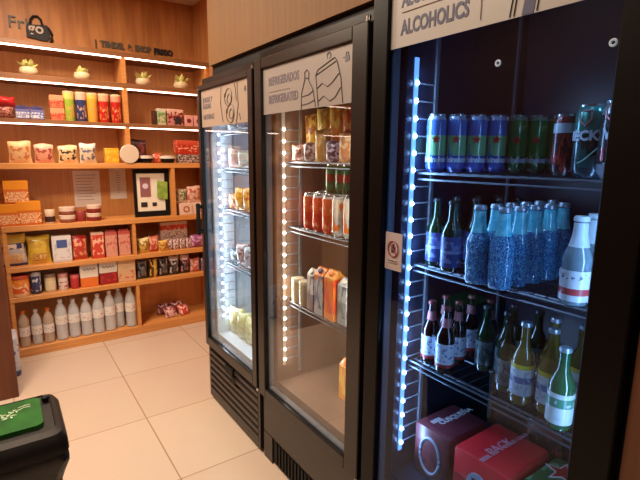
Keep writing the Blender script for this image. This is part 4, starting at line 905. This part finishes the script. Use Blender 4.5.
# ------------------------------------------------------------------ litter bin
BN = empty('litter_bin', (-.10, 1.50, 0), label='black plastic litter bin with a green lid panel and black liner bag', cat='bin')
M_bin = noisy('bin_black', (20, 15, 13), (25, 19, 16), (12, 12, 12), rough=.5, spec=.2)
M_bag = noisy('bag_black', (10, 9, 9), (22, 20, 19), (14, 14, 5), rough=.32, bump=.6)
def loft(b, secs, n=28, cap=True):
    """rounded-rectangle sections (x0,x1,y0,y1,z,r)"""
    rings = []
    for x0, x1, y0, y1, z, r in secs:
        pts = []
        for cx_, cy_, a0 in ((x1-r, y1-r, 0), (x0+r, y1-r, PI/2), (x0+r, y0+r, PI), (x1-r, y0+r, 1.5*PI)):
            for k in range(6): a = a0+PI/2*k/5; pts.append(b.verts.new((cx_+r*math.cos(a), cy_+r*math.sin(a), z)))
        rings.append(pts)
    for A, B in zip(rings, rings[1:]):
        m_ = len(A)
        for i in range(m_): b.faces.new((A[i], A[(i+1) % m_], B[(i+1) % m_], B[i]))
    if cap: b.faces.new(rings[0][::-1]); b.faces.new(rings[-1])
W('body', lambda b: loft(b, [(-.26, .050, 1.385, 1.60, 0, .04), (-.28, .072, 1.37, 1.615, .60, .045)]), M_bin, BN, smooth=True)
def bagf(b):
    rn = random.Random(4); secs = []
    loft(b, [(-.285, .066, 1.372, 1.61, .30, .03), (-.288, .072, 1.366, 1.616, .46, .03), (-.285, .068, 1.37, 1.612, .55, .03), (-.292, .078, 1.358, 1.620, .585, .025), (-.298, .092, 1.346, 1.632, .622, .02), (-.294, .084, 1.354, 1.628, .645, .02)], cap=False)
    for v in b.verts: v.co += Vector((rn.uniform(-.003, .003), rn.uniform(-.003, .003), rn.uniform(-.008, .008)))
W('liner_bag', bagf, M_bag, BN, smooth=True)
W('lid', lambda b: loft(b, [(-.298, .088, 1.350, 1.636, .640, .03), (-.300, .092, 1.346, 1.640, .648, .03), (-.300, .090, 1.348, 1.638, .680, .03), (-.290, .078, 1.362, 1.632, .700, .03), (-.280, .066, 1.390, 1.626, .703, .03), (-.278, .064, 1.393, 1.624, .698, .03)]), M_bin, BN, smooth=True)
W('lid_panel', lambda b: loft(b, [(-.24, .038, 1.425, 1.605, .690, .02), (-.24, .038, 1.425, 1.605, .710, .02)]), noisy('bin_green', (22, 70, 22), (36, 98, 30), (9, 9, 9), rough=.65, spec=.15), BN, smooth=True)['label'] = 'green lid panel'
W('latch', lambda b: lathe(b, [(0, .702), (.010, .702), (.011, .714), (.006, .718), (0, .718)], 12, .053, 1.585), M_blackmatte, BN, smooth=True)
def emblem(b):
    for cx_, cy_, s in ((-.045, 1.52, 1), (-.030, 1.545, .8), (-.065, 1.535, .8)):
        for k in range(5):
            a = k*1.26
            prism(b, [(cx_+s*.004*math.cos(a+1.5), cy_+s*.004*math.sin(a+1.5)), (cx_+s*.022*math.cos(a), cy_+s*.014*math.sin(a)), (cx_+s*.016*math.cos(a+.5), cy_+s*.012*math.sin(a+.5))], 'z', .7098, .7108)
    tube(b, [(-.02, 1.545, .7105), (-.005, 1.555, .7105), (.012, 1.552, .7105)], .0018, 5)
    tube(b, [(-.02, 1.560, .7105), (0, 1.568, .7105), (.012, 1.566, .7105)], .0018, 5)
W('lid_emblem', emblem, mat('emblem_white', (190, 206, 170), .5), BN)

# ------------------------------------------------------------------ lamps
def area(name, loc, size, power, col, rot=(0, 0, 0), sy=None):
    L = D.lights.new(name, 'AREA'); L.energy = power; L.color = col; L.size = size
    if sy: L.shape = 'RECTANGLE'; L.size_y = sy
    o = D.objects.new(name, L); COL.objects.link(o); o.location = loc; o.rotation_euler = rot
    return o
WARM = (1, .82, .62)
area('ceiling_light', (.25, 2.75-.04, 0), .5, 0, WARM)
D.objects.remove(D.objects['ceiling_light'])
for i, (x, y, p) in enumerate([(.02, 2.95, 54), (-.45, 1.9, 58), (.2, .6, 9), (-.3, -1.0, 10)]):
    area('ceiling_light', (x, y, CE-.03), .45, p, WARM)
# downlight housings, real fixtures under the lamps
M_dl = mat('downlight_glow', (255, 230, 200), .4, emis=(255, 214, 170), es=3)
for x, y, lb in ((.02, 2.95, 'square ceiling light panel over the aisle near the shelving'), (-.45, 1.9, 'square ceiling light panel over the litter bin side'), (.2, .6, 'square ceiling light panel before the near fridge'), (-.3, -1.0, 'square ceiling light panel at the rear of the room')):
    o = empty('ceiling_lamp', (x, y, CE), label=lb, cat='lamp')
    W('lamp_frame', lambda b: (box(b, x-.25, x+.25, y-.25, y-.23, CE-.02, CE), box(b, x-.25, x+.25, y+.23, y+.25, CE-.02, CE), box(b, x-.25, x-.23, y-.23, y+.23, CE-.02, CE), box(b, x+.23, x+.25, y-.23, y+.23, CE-.02, CE)), M_white, o)
    W('diffuser', lambda b: box(b, x-.23, x+.23, y-.23, y+.23, CE-.012, CE-.002), M_dl, o)
# fridge strip lamps (one-sided, pointing into each cabinet)
def fl(F, p, col, zc, h, near=1.0):
    iy0, iy1 = F[2], F[3]
    strip_light('fridge_light', iy1-.012, (.85, -1, 0), zc, h, p, col)
    strip_light('fridge_light', iy0+.012, (.85, 1, 0), zc, h, p*near, col)
fl(F3, 4.2, (.62, .83, 1), 1.12, 1.2, .5)
fl(F2, 3.6, (1, .86, .70), 1.05, 1.1)
fl(F1, 4.0, (.80, .90, 1), 1.05, 1.1)

w = D.worlds.new('room_air'); bpy.context.scene.world = w; w.use_nodes = True
w.node_tree.nodes['Background'].inputs[0].default_value = (.5, .38, .28, 1); w.node_tree.nodes['Background'].inputs[1].default_value = .25

# ------------------------------------------------------------------ camera
Rr = ((0.8211777915705107, -0.5705967051338897, 0.00929702757485951), (0.09573716157158924, 0.1538046290344883, 0.9834523536917175), (0.5625845985499374, 0.8066991608883156, -0.18092825455548242))
cd = D.cameras.new('camera'); cam = D.objects.new('camera', cd); COL.objects.link(cam)
cd.sensor_width = 36; cd.lens = 457.98/640*36; cd.clip_start = .05
r, u, f = Rr
cam.matrix_world = Matrix(((r[0], u[0], -f[0], 0), (r[1], u[1], -f[1], 0), (r[2], u[2], -f[2], 1.47), (0, 0, 0, 1)))
sc = bpy.context.scene; sc.camera = cam
sc.view_settings.view_transform = 'Standard'; sc.view_settings.look = 'None'; sc.view_settings.exposure = 0
sc.cycles.max_bounces = 8; sc.cycles.transparent_max_bounces = 24; sc.cycles.sample_clamp_indirect = 4
